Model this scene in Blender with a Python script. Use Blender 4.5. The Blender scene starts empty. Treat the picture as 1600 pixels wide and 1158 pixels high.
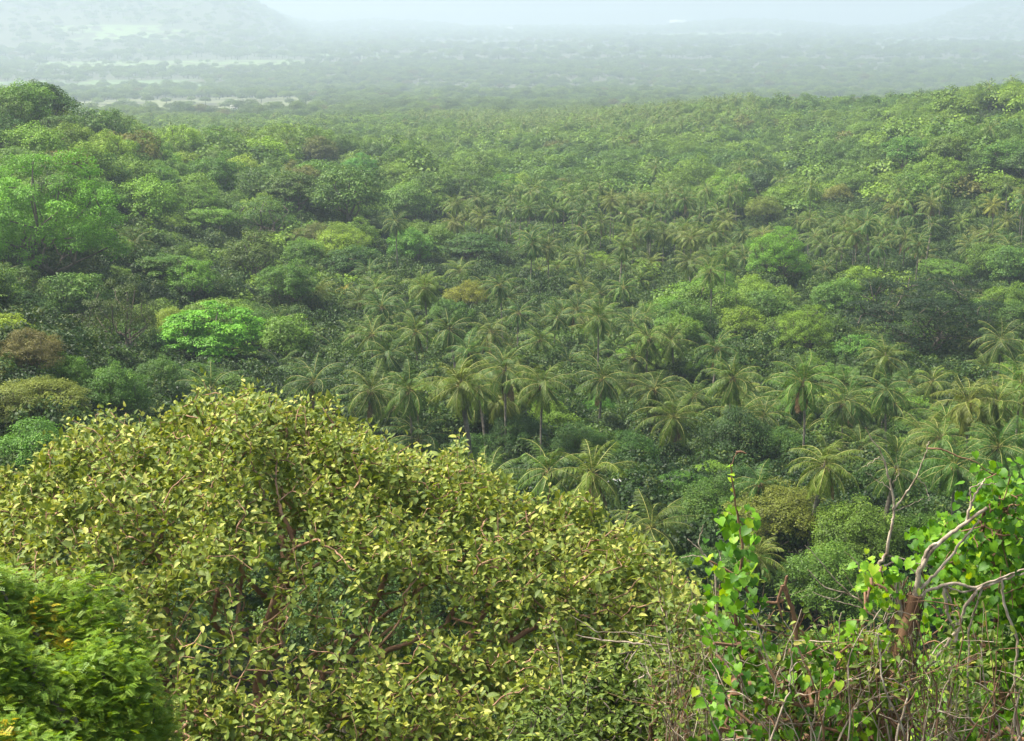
import bpy, math, time
import numpy as np
from mathutils import Vector
T0 = time.time()
PI = math.pi
sc = bpy.context.scene
C = sc.collection

# ------------------------------------------------------------------ camera
F = 2462.0
CAMZ = 60.0
PITCH = math.radians(13.06)
CT, ST = math.cos(PITCH), math.sin(PITCH)
cam_data = bpy.data.cameras.new('camera')
cam = bpy.data.objects.new('camera', cam_data); C.objects.link(cam)
cam.location = (0, 0, CAMZ); cam.rotation_euler = (PI/2-PITCH, 0, 0)
cam_data.sensor_width = 36; cam_data.lens = 36*F/1600
cam_data.clip_start = 0.1; cam_data.clip_end = 40000
sc.camera = cam

def ray(px, py, d):
    """point of the view ray through a photo pixel (1600x1158) at forward distance d"""
    fx, fy, d = np.broadcast_arrays((px-800)/F, (579-py)/F, np.asarray(d, float))
    v = np.array([fx, fy*ST+CT, fy*CT-ST])
    v = v*(d/v[1])
    return np.array([v[0], v[1], v[2]+CAMZ])
def project(p):
    x, y, z = p[0], p[1], p[2]-CAMZ
    zc = y*CT - z*ST; up = y*ST + z*CT
    return 800+F*x/zc, 579-F*up/zc

# ------------------------------------------------------------------ terrain
PXC = np.array([-400, 0, 400, 800, 1200, 1600, 2000.])
RR = np.array([0, 70, 110, 160, 230, 320, 420, 520, 650, 750, 950, 1100, 1500, 2200, 3000.])
TZ = np.array([
 [26, 26, 23, 20, 18, 17, 17],
 [24, 24, 22, 20, 19, 18, 18],
 [24, 23, 19, 17, 17, 16, 16],
 [28, 26, 14, 11, 10, 10, 11],
 [18, 15,  7,  3,1.5,  0,  2],
 [24, 21,  5, -2, -3, -6, -3],
 [29, 26,  4, -6, -8, -6, -2],
 [15, 12,  6, -9, -9,  8, 10],
 [ 2,  0, -3,-11,-10, 17, 20],
 [-9, -9,-12,-13, -9, 15, 18],
 [-18,-20,-20,-20,-5,  2,  6],
 [-27,-29,-29,-28,-20,-16,-12],
 [-45,-46,-46,-46,-44,-42,-40],
 [-72]*7,
 [-100]*7])
def bilin(px, r):
    px = np.clip(px, PXC[0], PXC[-1]-1e-6); r = np.clip(r, 0, RR[-1]-1e-6)
    i = np.clip(np.searchsorted(PXC, px, side='right')-1, 0, len(PXC)-2)
    j = np.clip(np.searchsorted(RR, r, side='right')-1, 0, len(RR)-2)
    a = (px-PXC[i])/(PXC[i+1]-PXC[i]); b = (r-RR[j])/(RR[j+1]-RR[j])
    a = a*a*(3-2*a); b = b*b*(3-2*b)*.5+b*.5
    return (TZ[j, i]*(1-a)+TZ[j, i+1]*a)*(1-b)+(TZ[j+1, i]*(1-a)+TZ[j+1, i+1]*a)*b
def sstep(a, b, x):
    t = np.clip((x-a)/(b-a), 0, 1); return t*t*(3-2*t)
def terrain(x, y):
    x = np.asarray(x, float); y = np.asarray(y, float)
    r = np.hypot(x, y)
    az = np.clip(np.arctan2(x, y), -1.2, 1.2)
    px = 800 + F*np.tan(np.clip(az, -.55, .55))
    z = bilin(px, r)
    hill = np.where(r < 12, 58.3-.45*r, 58.3-5.4-.85*(r-12))
    k = 3.0
    z = k*np.logaddexp(hill/k, z/k)
    z = np.where(r < 20, hill*(1-sstep(10, 20, r))+z*sstep(10, 20, r), z)
    # distant hills
    hl = 320*sstep(520, 300, px)+0*px
    hr = 95*sstep(1380, 1560, px)
    hm = 45*np.sin(px*.011+1.3)
    z = z + (hl*sstep(4800, 8500, r)) + 2.0*hr*sstep(7500, 11500, r) + np.maximum(hm, 0)*sstep(8000, 12000, r)
    z = z + sstep(12, 60, r)*(1.1*np.sin(x*.071+y*.043)+.9*np.sin(x*.037-y*.061+2))
    return z
def tz(x, y): return float(terrain(x, y))

# ------------------------------------------------------------------ mesh helpers
def mk_mesh(name, V, faces, mats, fmat=None, attr=None, smooth=False):
    """faces: list of int arrays (n,k)"""
    me = bpy.data.meshes.new(name)
    V = np.asarray(V, np.float32)
    me.vertices.add(len(V)); me.vertices.foreach_set('co', V.ravel())
    tot = np.concatenate([np.full(len(f), f.shape[1], np.int32) for f in faces])
    li = np.concatenate([f.ravel() for f in faces]).astype(np.int32)
    st = np.concatenate([[0], np.cumsum(tot)[:-1]]).astype(np.int32)
    me.loops.add(len(li)); me.loops.foreach_set('vertex_index', li)
    me.polygons.add(len(tot)); me.polygons.foreach_set('loop_start', st)
    try: me.polygons.foreach_set('loop_total', tot)
    except Exception: pass
    for m in mats: me.materials.append(m)
    if fmat is not None: me.polygons.foreach_set('material_index', np.asarray(fmat, np.int32))
    if smooth: me.polygons.foreach_set('use_smooth', np.ones(len(tot), bool))
    if attr is not None:
        a = me.attributes.new('v', 'FLOAT', 'POINT'); a.data.foreach_set('value', np.asarray(attr, np.float32))
    me.update(calc_edges=True)
    return me

class Geo:
    """collects pieces, each with its own material slot, into one mesh"""
    def __init__(s): s.V = []; s.F = {}; s.A = []; s.n = 0
    def add(s, V, faces, slot=0, v=0.5):
        V = np.asarray(V, float).reshape(-1, 3)
        for f in faces:
            f = np.asarray(f, np.int64)
            s.F.setdefault((f.shape[1], slot), []).append(f+s.n)
        s.V.append(V); s.A.append(np.broadcast_to(np.asarray(v, float), (len(V),)).copy())
        s.n += len(V)
    def mesh(s, name, mats, smooth=False):
        fs, fm = [], []
        for (k, slot), l in s.F.items():
            f = np.concatenate(l); fs.append(f); fm += [slot]*len(f)
        return mk_mesh(name, np.concatenate(s.V), fs, mats, fm, np.concatenate(s.A), smooth)

def nrmz(a): return a/np.maximum(np.linalg.norm(a, axis=-1, keepdims=True), 1e-9)
TM = {
 'q': (np.array([[0,0,0],[.42,.5,.07],[1,0,-.05],[.42,-.5,.07]]), [np.array([[0,1,2,3]])]),
 'ov': (np.array([[0,0,0],[.22,.40,.09],[.58,.42,.07],[1,0,-.16],[.58,-.42,.07],[.22,-.40,.09],[.28,0,-.02],[.64,0,-.05]]),
        [np.array([[6,7,2,1],[6,5,4,7]]), np.array([[0,6,1],[0,5,6],[7,3,2],[7,4,3]])]),
 'ht': (np.array([[.1,0,0],[-.1,.24,.05],[.1,.5,.10],[.5,.46,.08],[1,0,-.22],[.5,-.46,.08],[.1,-.5,.10],[-.1,-.24,.05],[.35,0,-.03],[.68,0,-.08]]),
        [np.array([[0,8,2,1],[8,9,3,2],[0,7,6,8],[8,6,5,9]]), np.array([[9,4,3],[9,5,4]])]),
}
def leaves(geo, P, N, T, L, W, tm='q', v=0.5, slot=0):
    n = len(P)
    if n == 0: return
    tv, tf = TM[tm]; k = len(tv)
    N = nrmz(N); T = nrmz(T-N*np.sum(T*N, 1, keepdims=True)+1e-6); S = np.cross(N, T)
    L = np.broadcast_to(L, (n,))[:, None, None]; W = np.broadcast_to(W, (n,))[:, None, None]
    V = P[:, None]+L*tv[None, :, 0:1]*T[:, None]+W*tv[None, :, 1:2]*S[:, None]+L*tv[None, :, 2:3]*N[:, None]
    off = (np.arange(n)*k)[:, None, None]
    geo.add(V.reshape(-1, 3), [(f[None]+off).reshape(-1, f.shape[1]) for f in tf], slot, np.repeat(np.broadcast_to(v, (n,)), k))
def tube(geo, pts, rad, n=6, slot=0, v=.5, cap=True):
    pts = np.asarray(pts, float); m = len(pts); rad = np.broadcast_to(rad, (m,))
    t = np.zeros_like(pts); t[1:-1] = pts[2:]-pts[:-2]; t[0] = pts[1]-pts[0]; t[-1] = pts[-1]-pts[-2]; t = nrmz(t)
    ref = np.array([1., 0, 0]) if abs(t[0][0]) < .7 else np.array([0, 1., 0])
    a = np.zeros_like(pts); prev = ref
    for i in range(m):
        q = prev-t[i]*np.dot(prev, t[i]); q = q/max(np.linalg.norm(q), 1e-9); a[i] = q; prev = q
    b = np.cross(t, a); th = np.arange(n)*2*PI/n
    V = pts[:, None]+rad[:, None, None]*(np.cos(th)[None, :, None]*a[:, None]+np.sin(th)[None, :, None]*b[:, None])
    i, j = np.meshgrid(np.arange(m-1), np.arange(n), indexing='ij'); j2 = (j+1) % n
    f = np.stack([i*n+j, i*n+j2, (i+1)*n+j2, (i+1)*n+j], -1).reshape(-1, 4)
    fs = [f]
    geo.add(V.reshape(-1, 3), fs, slot, v)
    if cap and n > 3:
        geo.add(V[-1], [np.arange(n)[None]], slot, v)
def spline(pts, k=6, tau=.3):
    """Catmull-Rom through points of any dimension"""
    P = np.asarray(pts, float); P = np.vstack([2*P[0]-P[1], P, 2*P[-1]-P[-2]]); out = []
    for i in range(1, len(P)-2):
        for t in np.arange(k)/k:
            p0, p1, p2, p3 = P[i-1], P[i], P[i+1], P[i+2]
            m1, m2 = tau*(p2-p0), tau*(p3-p1); out.append((2*t**3-3*t*t+1)*p1+(t**3-2*t*t+t)*m1+(-2*t**3+3*t*t)*p2+(t**3-t*t)*m2)
    out.append(P[-2]); return np.array(out)

def grow(points, root, bf=.35):
    """balanced minimum spanning tree: natural branching from root through all points"""
    P = np.vstack([root, points]); n = len(P)
    par = np.full(n, -1); plen = np.zeros(n); done = np.zeros(n, bool); done[0] = True
    best = np.linalg.norm(P-P[0], axis=1); bcost = best*(1+bf*0); bp = np.zeros(n, int); bcost[0] = np.inf
    bcost = best + bf*plen[0]
    bcost[0] = np.inf
    order = []
    for _ in range(n-1):
        i = int(np.argmin(bcost)); par[i] = bp[i]
        plen[i] = plen[par[i]]+np.linalg.norm(P[i]-P[par[i]])
        done[i] = True; bcost[i] = np.inf; order.append(i)
        d = np.linalg.norm(P-P[i], axis=1); c = d+bf*plen[i]
        m = (~done) & (c < bcost); bcost[m] = c[m]; bp[m] = i
    return P, par, order
def branches(geo, P, par, order, rmin, rtrunk, expo=2.3, slot=0, rng=None, wig=.0, sides=None, keep=0.0):
    n = len(P); w = np.zeros(n)
    ch = [[] for _ in range(n)]
    for i in order: ch[par[i]].append(i)
    for i in reversed(order):
        if not ch[i]: w[i] = 1
        w[par[i]] += w[i] if w[i] else 1
    w = np.maximum(w, 1)
    r = rtrunk*(w/w[0])**(1/expo); r = np.maximum(r, rmin)
    stack = [(0, None)]
    while stack:
        s, p = stack.pop()
        chain = [s] if p is None else [p, s]
        cur = s
        while ch[cur]:
            c = sorted(ch[cur], key=lambda q: -w[q]); 
            for q in c[1:]: stack.append((q, cur))
            cur = c[0]; chain.append(cur)
        if len(chain) < 2: continue
        rr = r[chain].copy()
        if p is not None: rr[0] = min(rr[0], rr[1]*1.25)
        if rr[1] < keep: continue
        pts = P[chain]
        if len(pts) > 2: 
            Q = spline(np.hstack([pts, rr[:, None]]), 3); pts, rr = Q[:, :3], np.maximum(Q[:, 3], rmin*.8)
        if rng is not None and wig: pts = pts + np.vstack([np.zeros((1, 3)), rng.normal(0, wig, (len(pts)-1, 3))*np.minimum(1, rr[1:, None]/rtrunk*3+.3)])
        ns = sides or (8 if rr[1] > rtrunk*.3 else (5 if rr[1] > rtrunk*.08 else 3))
        tube(geo, pts, rr, ns, slot)

# ------------------------------------------------------------------ materials
def new_mat(name):
    m = bpy.data.materials.new(name); m.use_nodes = True; nt = m.node_tree
    for n in list(nt.nodes): nt.nodes.remove(n)
    return m, nt, nt.nodes, nt.links
def leaf_mat(name, mode='object', col=None, vary=.55, warm=(.30, .26, .04), warm_amt=.25, rough=.55, trans=.25, spec=.3, ramp=None):
    m, nt, N, L = new_mat(name)
    out = N.new('ShaderNodeOutputMaterial'); pb = N.new('ShaderNodeBsdfPrincipled'); tr = N.new('ShaderNodeBsdfTranslucent'); mx = N.new('ShaderNodeMixShader')
    at = N.new('ShaderNodeAttribute'); at.attribute_name = 'v'
    if mode == 'object':
        oi = N.new('ShaderNodeObjectInfo'); base = oi.outputs['Color']
    elif mode == 'inst':
        ai = N.new('ShaderNodeAttribute'); ai.attribute_type = 'INSTANCER'; ai.attribute_name = 'tint'; base = ai.outputs['Color']
    else:
        rgb = N.new('ShaderNodeRGB'); rgb.outputs[0].default_value = (*col, 1); base = rgb.outputs[0]
    if ramp:
        cr = N.new('ShaderNodeValToRGB'); e = cr.color_ramp.elements
        e[0].position = ramp[0][0]; e[0].color = (*ramp[0][1], 1); e[1].position = ramp[-1][0]; e[1].color = (*ramp[-1][1], 1)
        for p, c in ramp[1:-1]:
            q = e.new(p); q.color = (*c, 1)
        tcn = N.new('ShaderNodeTexCoord'); nzn = N.new('ShaderNodeTexNoise'); nzn.inputs['Scale'].default_value = 45; nzn.inputs['Detail'].default_value = 3
        L.new(tcn.outputs['Object'], nzn.inputs[0])
        ma = N.new('ShaderNodeMath'); ma.operation = 'MULTIPLY_ADD'; ma.inputs[1].default_value = .45; ma.inputs[2].default_value = -.225; L.new(nzn.outputs[0], ma.inputs[0])
        mb = N.new('ShaderNodeMath'); mb.operation = 'ADD'; L.new(at.outputs['Fac'], mb.inputs[0]); L.new(ma.outputs[0], mb.inputs[1])
        L.new(mb.outputs[0], cr.inputs[0]); colr = cr.outputs[0]
    else:
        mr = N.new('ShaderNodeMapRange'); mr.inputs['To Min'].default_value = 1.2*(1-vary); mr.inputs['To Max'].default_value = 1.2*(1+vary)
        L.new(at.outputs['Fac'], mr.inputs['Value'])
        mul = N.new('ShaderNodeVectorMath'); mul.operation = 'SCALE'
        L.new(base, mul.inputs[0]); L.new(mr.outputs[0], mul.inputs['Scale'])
        w = N.new('ShaderNodeMapRange'); w.inputs['From Min'].default_value = .72; w.inputs['From Max'].default_value = 1; w.inputs['To Max'].default_value = warm_amt
        L.new(at.outputs['Fac'], w.inputs['Value'])
        mc = N.new('ShaderNodeMix'); mc.data_type = 'RGBA'; mc.inputs[7].default_value = (*warm, 1)
        hm_ = N.new('ShaderNodeVectorMath'); hm_.operation = 'MULTIPLY'; hm_.inputs[1].default_value = (1.12, 1.0, .5)
        L.new(mul.outputs[0], hm_.inputs[0])
        L.new(w.outputs[0], mc.inputs[0]); L.new(hm_.outputs[0], mc.inputs[6]); colr = mc.outputs[2]
    L.new(colr, pb.inputs['Base Color']); pb.inputs['Roughness'].default_value = rough
    pb.inputs['Specular IOR Level'].default_value = spec
    hs = N.new('ShaderNodeHueSaturation'); hs.inputs['Hue'].default_value = .485; hs.inputs['Value'].default_value = 1.25; hs.inputs['Saturation'].default_value = 1.1
    L.new(colr, hs.inputs['Color']); L.new(hs.outputs[0], tr.inputs['Color'])
    mx.inputs[0].default_value = trans
    L.new(pb.outputs[0], mx.inputs[1]); L.new(tr.outputs[0], mx.inputs[2]); L.new(mx.outputs[0], out.inputs['Surface'])
    return m
def bark_mat(name, c1, c2, scale=6, stretch=(1, 1, .25), bump=.3):
    m, nt, N, L = new_mat(name)
    out = N.new('ShaderNodeOutputMaterial'); pb = N.new('ShaderNodeBsdfPrincipled'); L.new(pb.outputs[0], out.inputs['Surface'])
    tc = N.new('ShaderNodeTexCoord'); mp = N.new('ShaderNodeMapping'); mp.inputs['Scale'].default_value = stretch
    nz = N.new('ShaderNodeTexNoise'); nz.inputs['Scale'].default_value = scale; nz.inputs['Detail'].default_value = 5
    L.new(tc.outputs['Object'], mp.inputs[0]); L.new(mp.outputs[0], nz.inputs[0])
    cr = N.new('ShaderNodeValToRGB'); cr.color_ramp.elements[0].position = .35; cr.color_ramp.elements[1].position = .68
    cr.color_ramp.elements[0].color = (*c1, 1); cr.color_ramp.elements[1].color = (*c2, 1)
    L.new(nz.outputs[0], cr.inputs[0]); L.new(cr.outputs[0], pb.inputs['Base Color']); pb.inputs['Roughness'].default_value = .85
    bp = N.new('ShaderNodeBump'); bp.inputs['Strength'].default_value = bump; bp.inputs['Distance'].default_value = .02
    L.new(nz.outputs[0], bp.inputs['Height']); L.new(bp.outputs[0], pb.inputs['Normal'])
    return m
def plain_mat(name, c, rough=.8, noise=.15, scale=1.0):
    m, nt, N, L = new_mat(name)
    out = N.new('ShaderNodeOutputMaterial'); pb = N.new('ShaderNodeBsdfPrincipled'); L.new(pb.outputs[0], out.inputs['Surface'])
    nz = N.new('ShaderNodeTexNoise'); nz.inputs['Scale'].default_value = scale; nz.inputs['Detail'].default_value = 6
    tc = N.new('ShaderNodeTexCoord'); L.new(tc.outputs['Object'], nz.inputs[0])
    cr = N.new('ShaderNodeValToRGB'); cr.color_ramp.elements[0].position = .3; cr.color_ramp.elements[1].position = .7
    cr.color_ramp.elements[0].color = (*[max(0, k*(1-noise)) for k in c], 1); cr.color_ramp.elements[1].color = (*[k*(1+noise) for k in c], 1)
    L.new(nz.outputs[0], cr.inputs[0]); L.new(cr.outputs[0], pb.inputs['Base Color']); pb.inputs['Roughness'].default_value = rough
    return m

M_leaf = leaf_mat('leaf', 'object')
M_leaf_i = leaf_mat('leaf_mass', 'inst')
M_palm = leaf_mat('palm_leaflet', 'object', vary=.65, warm=(.24, .27, .04), warm_amt=.25, rough=.5, trans=.2, spec=.25)
M_palm_i = leaf_mat('palm_leaflet_mass', 'inst', vary=.45, trans=.2)
M_deadfrond = plain_mat('dead_frond', (.20, .12, .05), .8, .4, 3)
M_rachis = plain_mat('palm_midrib', (.30, .30, .07), .5, .25, 3)
M_bark = bark_mat('bark', (.06, .045, .03), (.17, .14, .10), 3)
M_palmbark = bark_mat('palm_bark', (.10, .085, .06), (.27, .235, .18), 5, (.4, .4, 6))
M_coco = plain_mat('coconut', (.20, .13, .04), .5, .5, 4)
M_fgbark = bark_mat('reddish_bark', (.17, .085, .045), (.44, .27, .16), 4, (1, 1, .6))
M_dead = bark_mat('bleached_wood', (.15, .11, .07), (.55, .46, .34), 18, (1, 1, .5))
M_deadbr = bark_mat('brown_dead_wood', (.09, .045, .022), (.30, .17, .09), 8, (1, 1, .5))
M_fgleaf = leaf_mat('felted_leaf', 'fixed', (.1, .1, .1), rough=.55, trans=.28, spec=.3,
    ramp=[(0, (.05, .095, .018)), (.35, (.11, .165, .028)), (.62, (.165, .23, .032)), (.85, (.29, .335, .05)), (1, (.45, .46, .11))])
M_fern = leaf_mat('feathery_leaf', 'fixed', (.1, .1, .1), rough=.5, trans=.35,
    ramp=[(0, (.06, .15, .01)), (.45, (.17, .30, .025)), (.8, (.31, .43, .04)), (.93, (.38, .42, .03)), (1, (.6, .42, .03))])
M_vine = leaf_mat('vine_leaf', 'fixed', (.1, .1, .1), rough=.5, trans=.4, spec=.3,
    ramp=[(0, (.025, .085, .006)), (.4, (.07, .20, .010)), (.75, (.18, .38, .015)), (1, (.36, .50, .03))])
M_gloss = leaf_mat('glossy_leaf', 'fixed', (.1, .1, .1), rough=.45, trans=.3, spec=.35,
    ramp=[(0, (.02, .07, .006)), (.6, (.07, .19, .015)), (1, (.18, .34, .03))])
M_brush = leaf_mat('dry_leaf', 'fixed', (.1, .1, .1), rough=.6, trans=.25,
    ramp=[(0, (.03, .06, .010)), (.5, (.10, .16, .02)), (.8, (.20, .27, .035)), (1, (.32, .30, .06))])
M_wall = plain_mat('whitewash', (.72, .70, .66), .8, .08, 1)
M_roofw = plain_mat('pale_roof_sheet', (.55, .55, .53), .5, .1, 2)
M_dark = plain_mat('dark_opening', (.03, .03, .035), .4, .1, 1)

# ------------------------------------------------------------------ object helpers
def thing(name, label, cat, loc, rz=0, scale=(1, 1, 1), group=None):
    o = bpy.data.objects.new(name, None); C.objects.link(o)
    o.empty_display_size = .5
    o.location = loc; o.rotation_euler = (0, 0, rz); o.scale = scale
    o['label'] = label; o['category'] = cat
    if group: o['group'] = group
    return o
def part(name, me, parent, loc=(0, 0, 0), color=None):
    o = bpy.data.objects.new(name, me); C.objects.link(o)
    o.parent = parent; o.location = loc
    if color is not None: o.color = (*color, 1)
    return o
def setting(name, me, kind='structure', label=None):
    o = bpy.data.objects.new(name, me); C.objects.link(o); o['kind'] = kind
    if label: o['label'] = label
    return o

# ------------------------------------------------------------------ broadleaf prototypes (R=5, H=10)
def crown_geo(rng, R=5., zc=5.6, hz=4.2, nl=22, lr=1.9, flat=.75, nsub=9, nleaf=9000, leaf=.28, aspect=.62, tm='q', low=-.25, out=.62, gap=0., slot=0):
    g = Geo()
    ang = rng.uniform(0, 2*PI, nl*3); u = rng.uniform(low, 1, nl*3)
    D = np.stack([np.cos(ang)*np.sqrt(1-u*u), np.sin(ang)*np.sqrt(1-u*u), u], 1)
    # spread lobes apart
    sel = [0]
    for _ in range(nl-1):
        d = np.min(np.linalg.norm(D[:, None]-D[sel][None], axis=2), axis=1)*rng.uniform(.7, 1, len(D)); sel.append(int(np.argmax(d)))
    D = D[sel]
    rad = rng.uniform(.66, 1.06, nl)[:, None]
    c = D*rad*np.array([R-lr*.8, R-lr*.8, hz-lr*flat*.8]); c[:, 2] += zc
    lrs = lr*rng.uniform(.55, 1.3, nl)
    lv = rng.uniform(-.22, .22, nl)
    per = nleaf//nl
    lobes = c
    for k in range(nl):
        dd = nrmz(rng.normal(0, 1, (nsub, 3))+np.array([0, 0, .45])+D[k]*.35)
        sc_ = c[k]+dd*lrs[k]*np.array([.86, .86, .86*flat])*rng.uniform(.8, 1.1, (nsub, 1))
        sv = rng.uniform(-.15, .15, nsub)
        m = max(3, int(per*(lrs[k]/lr)**2))
        idx = rng.integers(0, nsub, m)
        l = nrmz(rng.normal(0, 1, (m, 3))+np.array([0, 0, .3]))
        rs = lrs[k]*.40*rng.uniform(.55, 1.08, (m, 1))
        P = sc_[idx]+l*rs*np.array([1, 1, flat])
        if gap: 
            keep = rng.random(m) > gap; P, l, idx = P[keep], l[keep], idx[keep]; m = len(P)
        o_ = nrmz(P-np.array([0, 0, zc-hz*.5]))
        Nn = nrmz(l*.45+o_*.35+np.array([0, 0, .55])+rng.normal(0, out*.6, (m, 3)))
        Tt = l*np.array([1, 1, .4])+rng.normal(0, .6, (m, 3))-np.array([0, 0, .35])
        Ls = leaf*rng.uniform(.7, 1.35, m)
        v = np.clip(.5+lv[k]+sv[idx]+rng.normal(0, .16, m), 0, 1)
        leaves(g, P, Nn, Tt, Ls, Ls*aspect, tm, v, slot)
    # inner foliage, leaf values lowered to paint in the crown's inner shade
    m = int(nleaf*.12); q = nrmz(rng.normal(0, 1, (m, 3)))*rng.uniform(.3, .85, (m, 1))**.6
    P = q*np.array([R*.72, R*.72, hz*.7]); P[:, 2] = np.abs(P[:, 2])*.9+zc-hz*.15
    Ls = leaf*rng.uniform(.9, 1.5, m)
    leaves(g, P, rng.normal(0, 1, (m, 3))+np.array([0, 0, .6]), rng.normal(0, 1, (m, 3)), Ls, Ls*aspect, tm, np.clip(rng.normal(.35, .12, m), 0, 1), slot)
    return g, lobes
def limb_mesh(name, rng, lobes, zc, H=10, rt=.28, sink=2.0, mat=None, fork=.35):
    g = Geo()
    forkz = zc*fork
    trunkpts = np.array([[0, 0, -sink], [0, 0, 0], [rng.normal(0, .1), rng.normal(0, .1), forkz*.5], [rng.normal(0, .2), rng.normal(0, .2), forkz]])
    extra = np.array([[0, 0, forkz]])+(lobes-np.array([0, 0, forkz]))*rng.uniform(.35, .6, (len(lobes), 1))
    P, par, order = grow(np.vstack([extra, lobes]), trunkpts[-1], .5)
    branches(g, P, par, order, .03, rt*.85, 2.2, rng=rng, wig=.05)
    tube(g, trunkpts, [rt*1.35, rt*1.2, rt, rt*.88], 8)
    return g.mesh(name, [mat or M_bark], smooth=True)

PROTO = {}
def proto(key, seed, leafmat=M_leaf, **kw):
    rng = np.random.default_rng(seed)
    zc = kw.get('zc', 5.6)
    rt = kw.pop('rt', .28); fork = kw.pop('fork', .35)
    g, lobes = crown_geo(rng, **kw)
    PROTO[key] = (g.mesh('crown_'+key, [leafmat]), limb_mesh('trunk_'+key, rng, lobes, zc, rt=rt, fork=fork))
# mid-distance kinds
proto('round1', 1, nl=20, lr=1.9, nleaf=11000, leaf=.26)
proto('round2', 2, nl=26, lr=1.6, nleaf=11000, leaf=.24, hz=4.0)
proto('round3', 3, nl=15, lr=2.3, nleaf=10000, leaf=.30, hz=4.5)
proto('dense1', 4, nl=34, lr=1.3, flat=.8, nleaf=13000, leaf=.22)
proto('spread1', 5, nl=24, lr=1.7, flat=.42, hz=3.0, zc=6.6, nleaf=10000, leaf=.26, low=-.05, rt=.3)
proto('spread2', 6, nl=30, lr=1.35, flat=.5, hz=3.3, zc=6.2, nleaf=11000, leaf=.22, low=-.1)
proto('feather1', 7, nl=30, lr=1.4, flat=.6, nsub=14, nleaf=16000, leaf=.17, aspect=.5, hz=3.8)
proto('open1', 8, nl=20, lr=1.5, flat=.6, nleaf=5500, leaf=.22, gap=.1, zc=5.8, rt=.34)
# finer ones for the nearer ground
proto('fine1', 11, nl=26, lr=1.7, nsub=12, nleaf=24000, leaf=.18)
proto('fine2', 12, nl=34, lr=1.35, flat=.6, nsub=14, nleaf=26000, leaf=.16, hz=3.6, zc=6.0)
proto('fine3', 13, nl=18, lr=2.1, nsub=16, nleaf=22000, leaf=.2, hz=4.4)
# particular trees
proto('grand', 21, nl=46, lr=1.15, flat=.62, nsub=14, nleaf=52000, leaf=.115, hz=4.6, zc=5.2, low=-.5, gap=.05, rt=.26)
proto('tier', 22, nl=38, lr=1.25, flat=.38, nsub=12, nleaf=20000, leaf=.24, aspect=.6, tm='ov', hz=4.2, zc=5.6, low=-.3)
proto('umbrella', 23, nl=80, lr=.85, flat=.36, nsub=14, nleaf=50000, leaf=.11, aspect=.5, hz=4.6, zc=4.8, low=-.2, rt=.2)
proto('dome', 24, nl=44, lr=1.15, flat=.7, nsub=14, nleaf=30000, leaf=.15, hz=4.6, zc=5.4, low=-.5)
proto('branchy', 25, nl=26, lr=1.2, flat=.6, nleaf=11000, leaf=.15, gap=.15, hz=4.3, zc=5.4, rt=.3, fork=.25)
print('protos', time.time()-T0)

# ------------------------------------------------------------------ palms
def palm_crown(rng, ndead=0, nf=27, nlf=30, lw=.062, length=4.8, tight=0.):
    g = Geo()
    for i in range(nf):
        q = (i+.5)/nf
        e = math.radians(84-150*q**.9+rng.normal(0, 6)) if not tight else math.radians(82-105*q+rng.normal(0, 6))
        az = i*2.39996+rng.normal(0, .18)
        sl = 2 if i >= nf-ndead else 0
        Ln = length*(.78+.3*math.sin(PI*min(1, q*1.1+.15)))*rng.uniform(.9, 1.08)
        droop = math.radians(rng.uniform(55, 85)+20*q) if e > -.3 else math.radians(rng.uniform(15, 40))
        m = 14; s = np.linspace(0, 1, m)
        an = e-droop*s**1.35; an = np.maximum(an, -math.radians(86))
        ds = Ln/(m-1)
        hr = np.concatenate([[0], np.cumsum(np.cos(an[:-1])*ds)]); hz = np.concatenate([[0], np.cumsum(np.sin(an[:-1])*ds)])
        twist = rng.normal(0, .25)*s**2
        ca, sa = np.cos(az+twist), np.sin(az+twist)
        P = np.stack([ca*hr, sa*hr, hz], 1)+np.array([0, 0, .1])
        T = np.stack([ca*np.cos(an), sa*np.cos(an), np.sin(an)], 1)
        tube(g, P, .045*(1-s)**.8+.008, 3, 1, cap=False)
        t = np.linspace(.14, .995, nlf); side = np.array([[-math.sin(az), math.cos(az), 0]])
        Pi = np.stack([np.interp(t, s, P[:, k]) for k in range(3)], 1); Ti = nrmz(np.stack([np.interp(t, s, T[:, k]) for k in range(3)], 1))
        for sg in (-1, 1):
            ll = (1.02*np.sin(PI*np.clip(t*.82+.14, 0, 1))**.7+.1)*rng.uniform(.82, 1.1, nlf)
            sd = side*sg
            down = np.array([[0, 0, -1.]])
            hang = .28+.5*q+rng.uniform(-.1, .2, (nlf, 1))
            d1 = nrmz(sd*1.0+Ti*.75+down*hang+rng.normal(0, .08, (nlf, 3)))
            d2 = nrmz(d1+down*(.55+.5*q)+Ti*.15)
            w = lw*rng.uniform(.8, 1.2, (nlf, 1))
            up = nrmz(np.cross(sd+0*Ti, Ti)*sg); wd = nrmz(np.cross(d1, up+rng.normal(0, .35, (nlf, 3))))
            a = Pi; b = a+d1*ll[:, None]*.5; c = b+d2*ll[:, None]*.5
            V = np.stack([a-wd*w*.35, a+wd*w*.35, b+wd*w*.5, b-wd*w*.5, c+wd*w*.07, c-wd*w*.07], 1)
            off = (np.arange(nlf)*6)[:, None]
            f = np.concatenate([np.array([[0, 1, 2, 3]])+off, np.array([[3, 2, 4, 5]])+off])
            vv = np.clip(rng.normal(.42+.2*q, .12, nlf)+rng.normal(0, .07), 0, 1)
            g.add(V.reshape(-1, 3), [f], sl, np.repeat(vv, 6))
    return g
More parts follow.
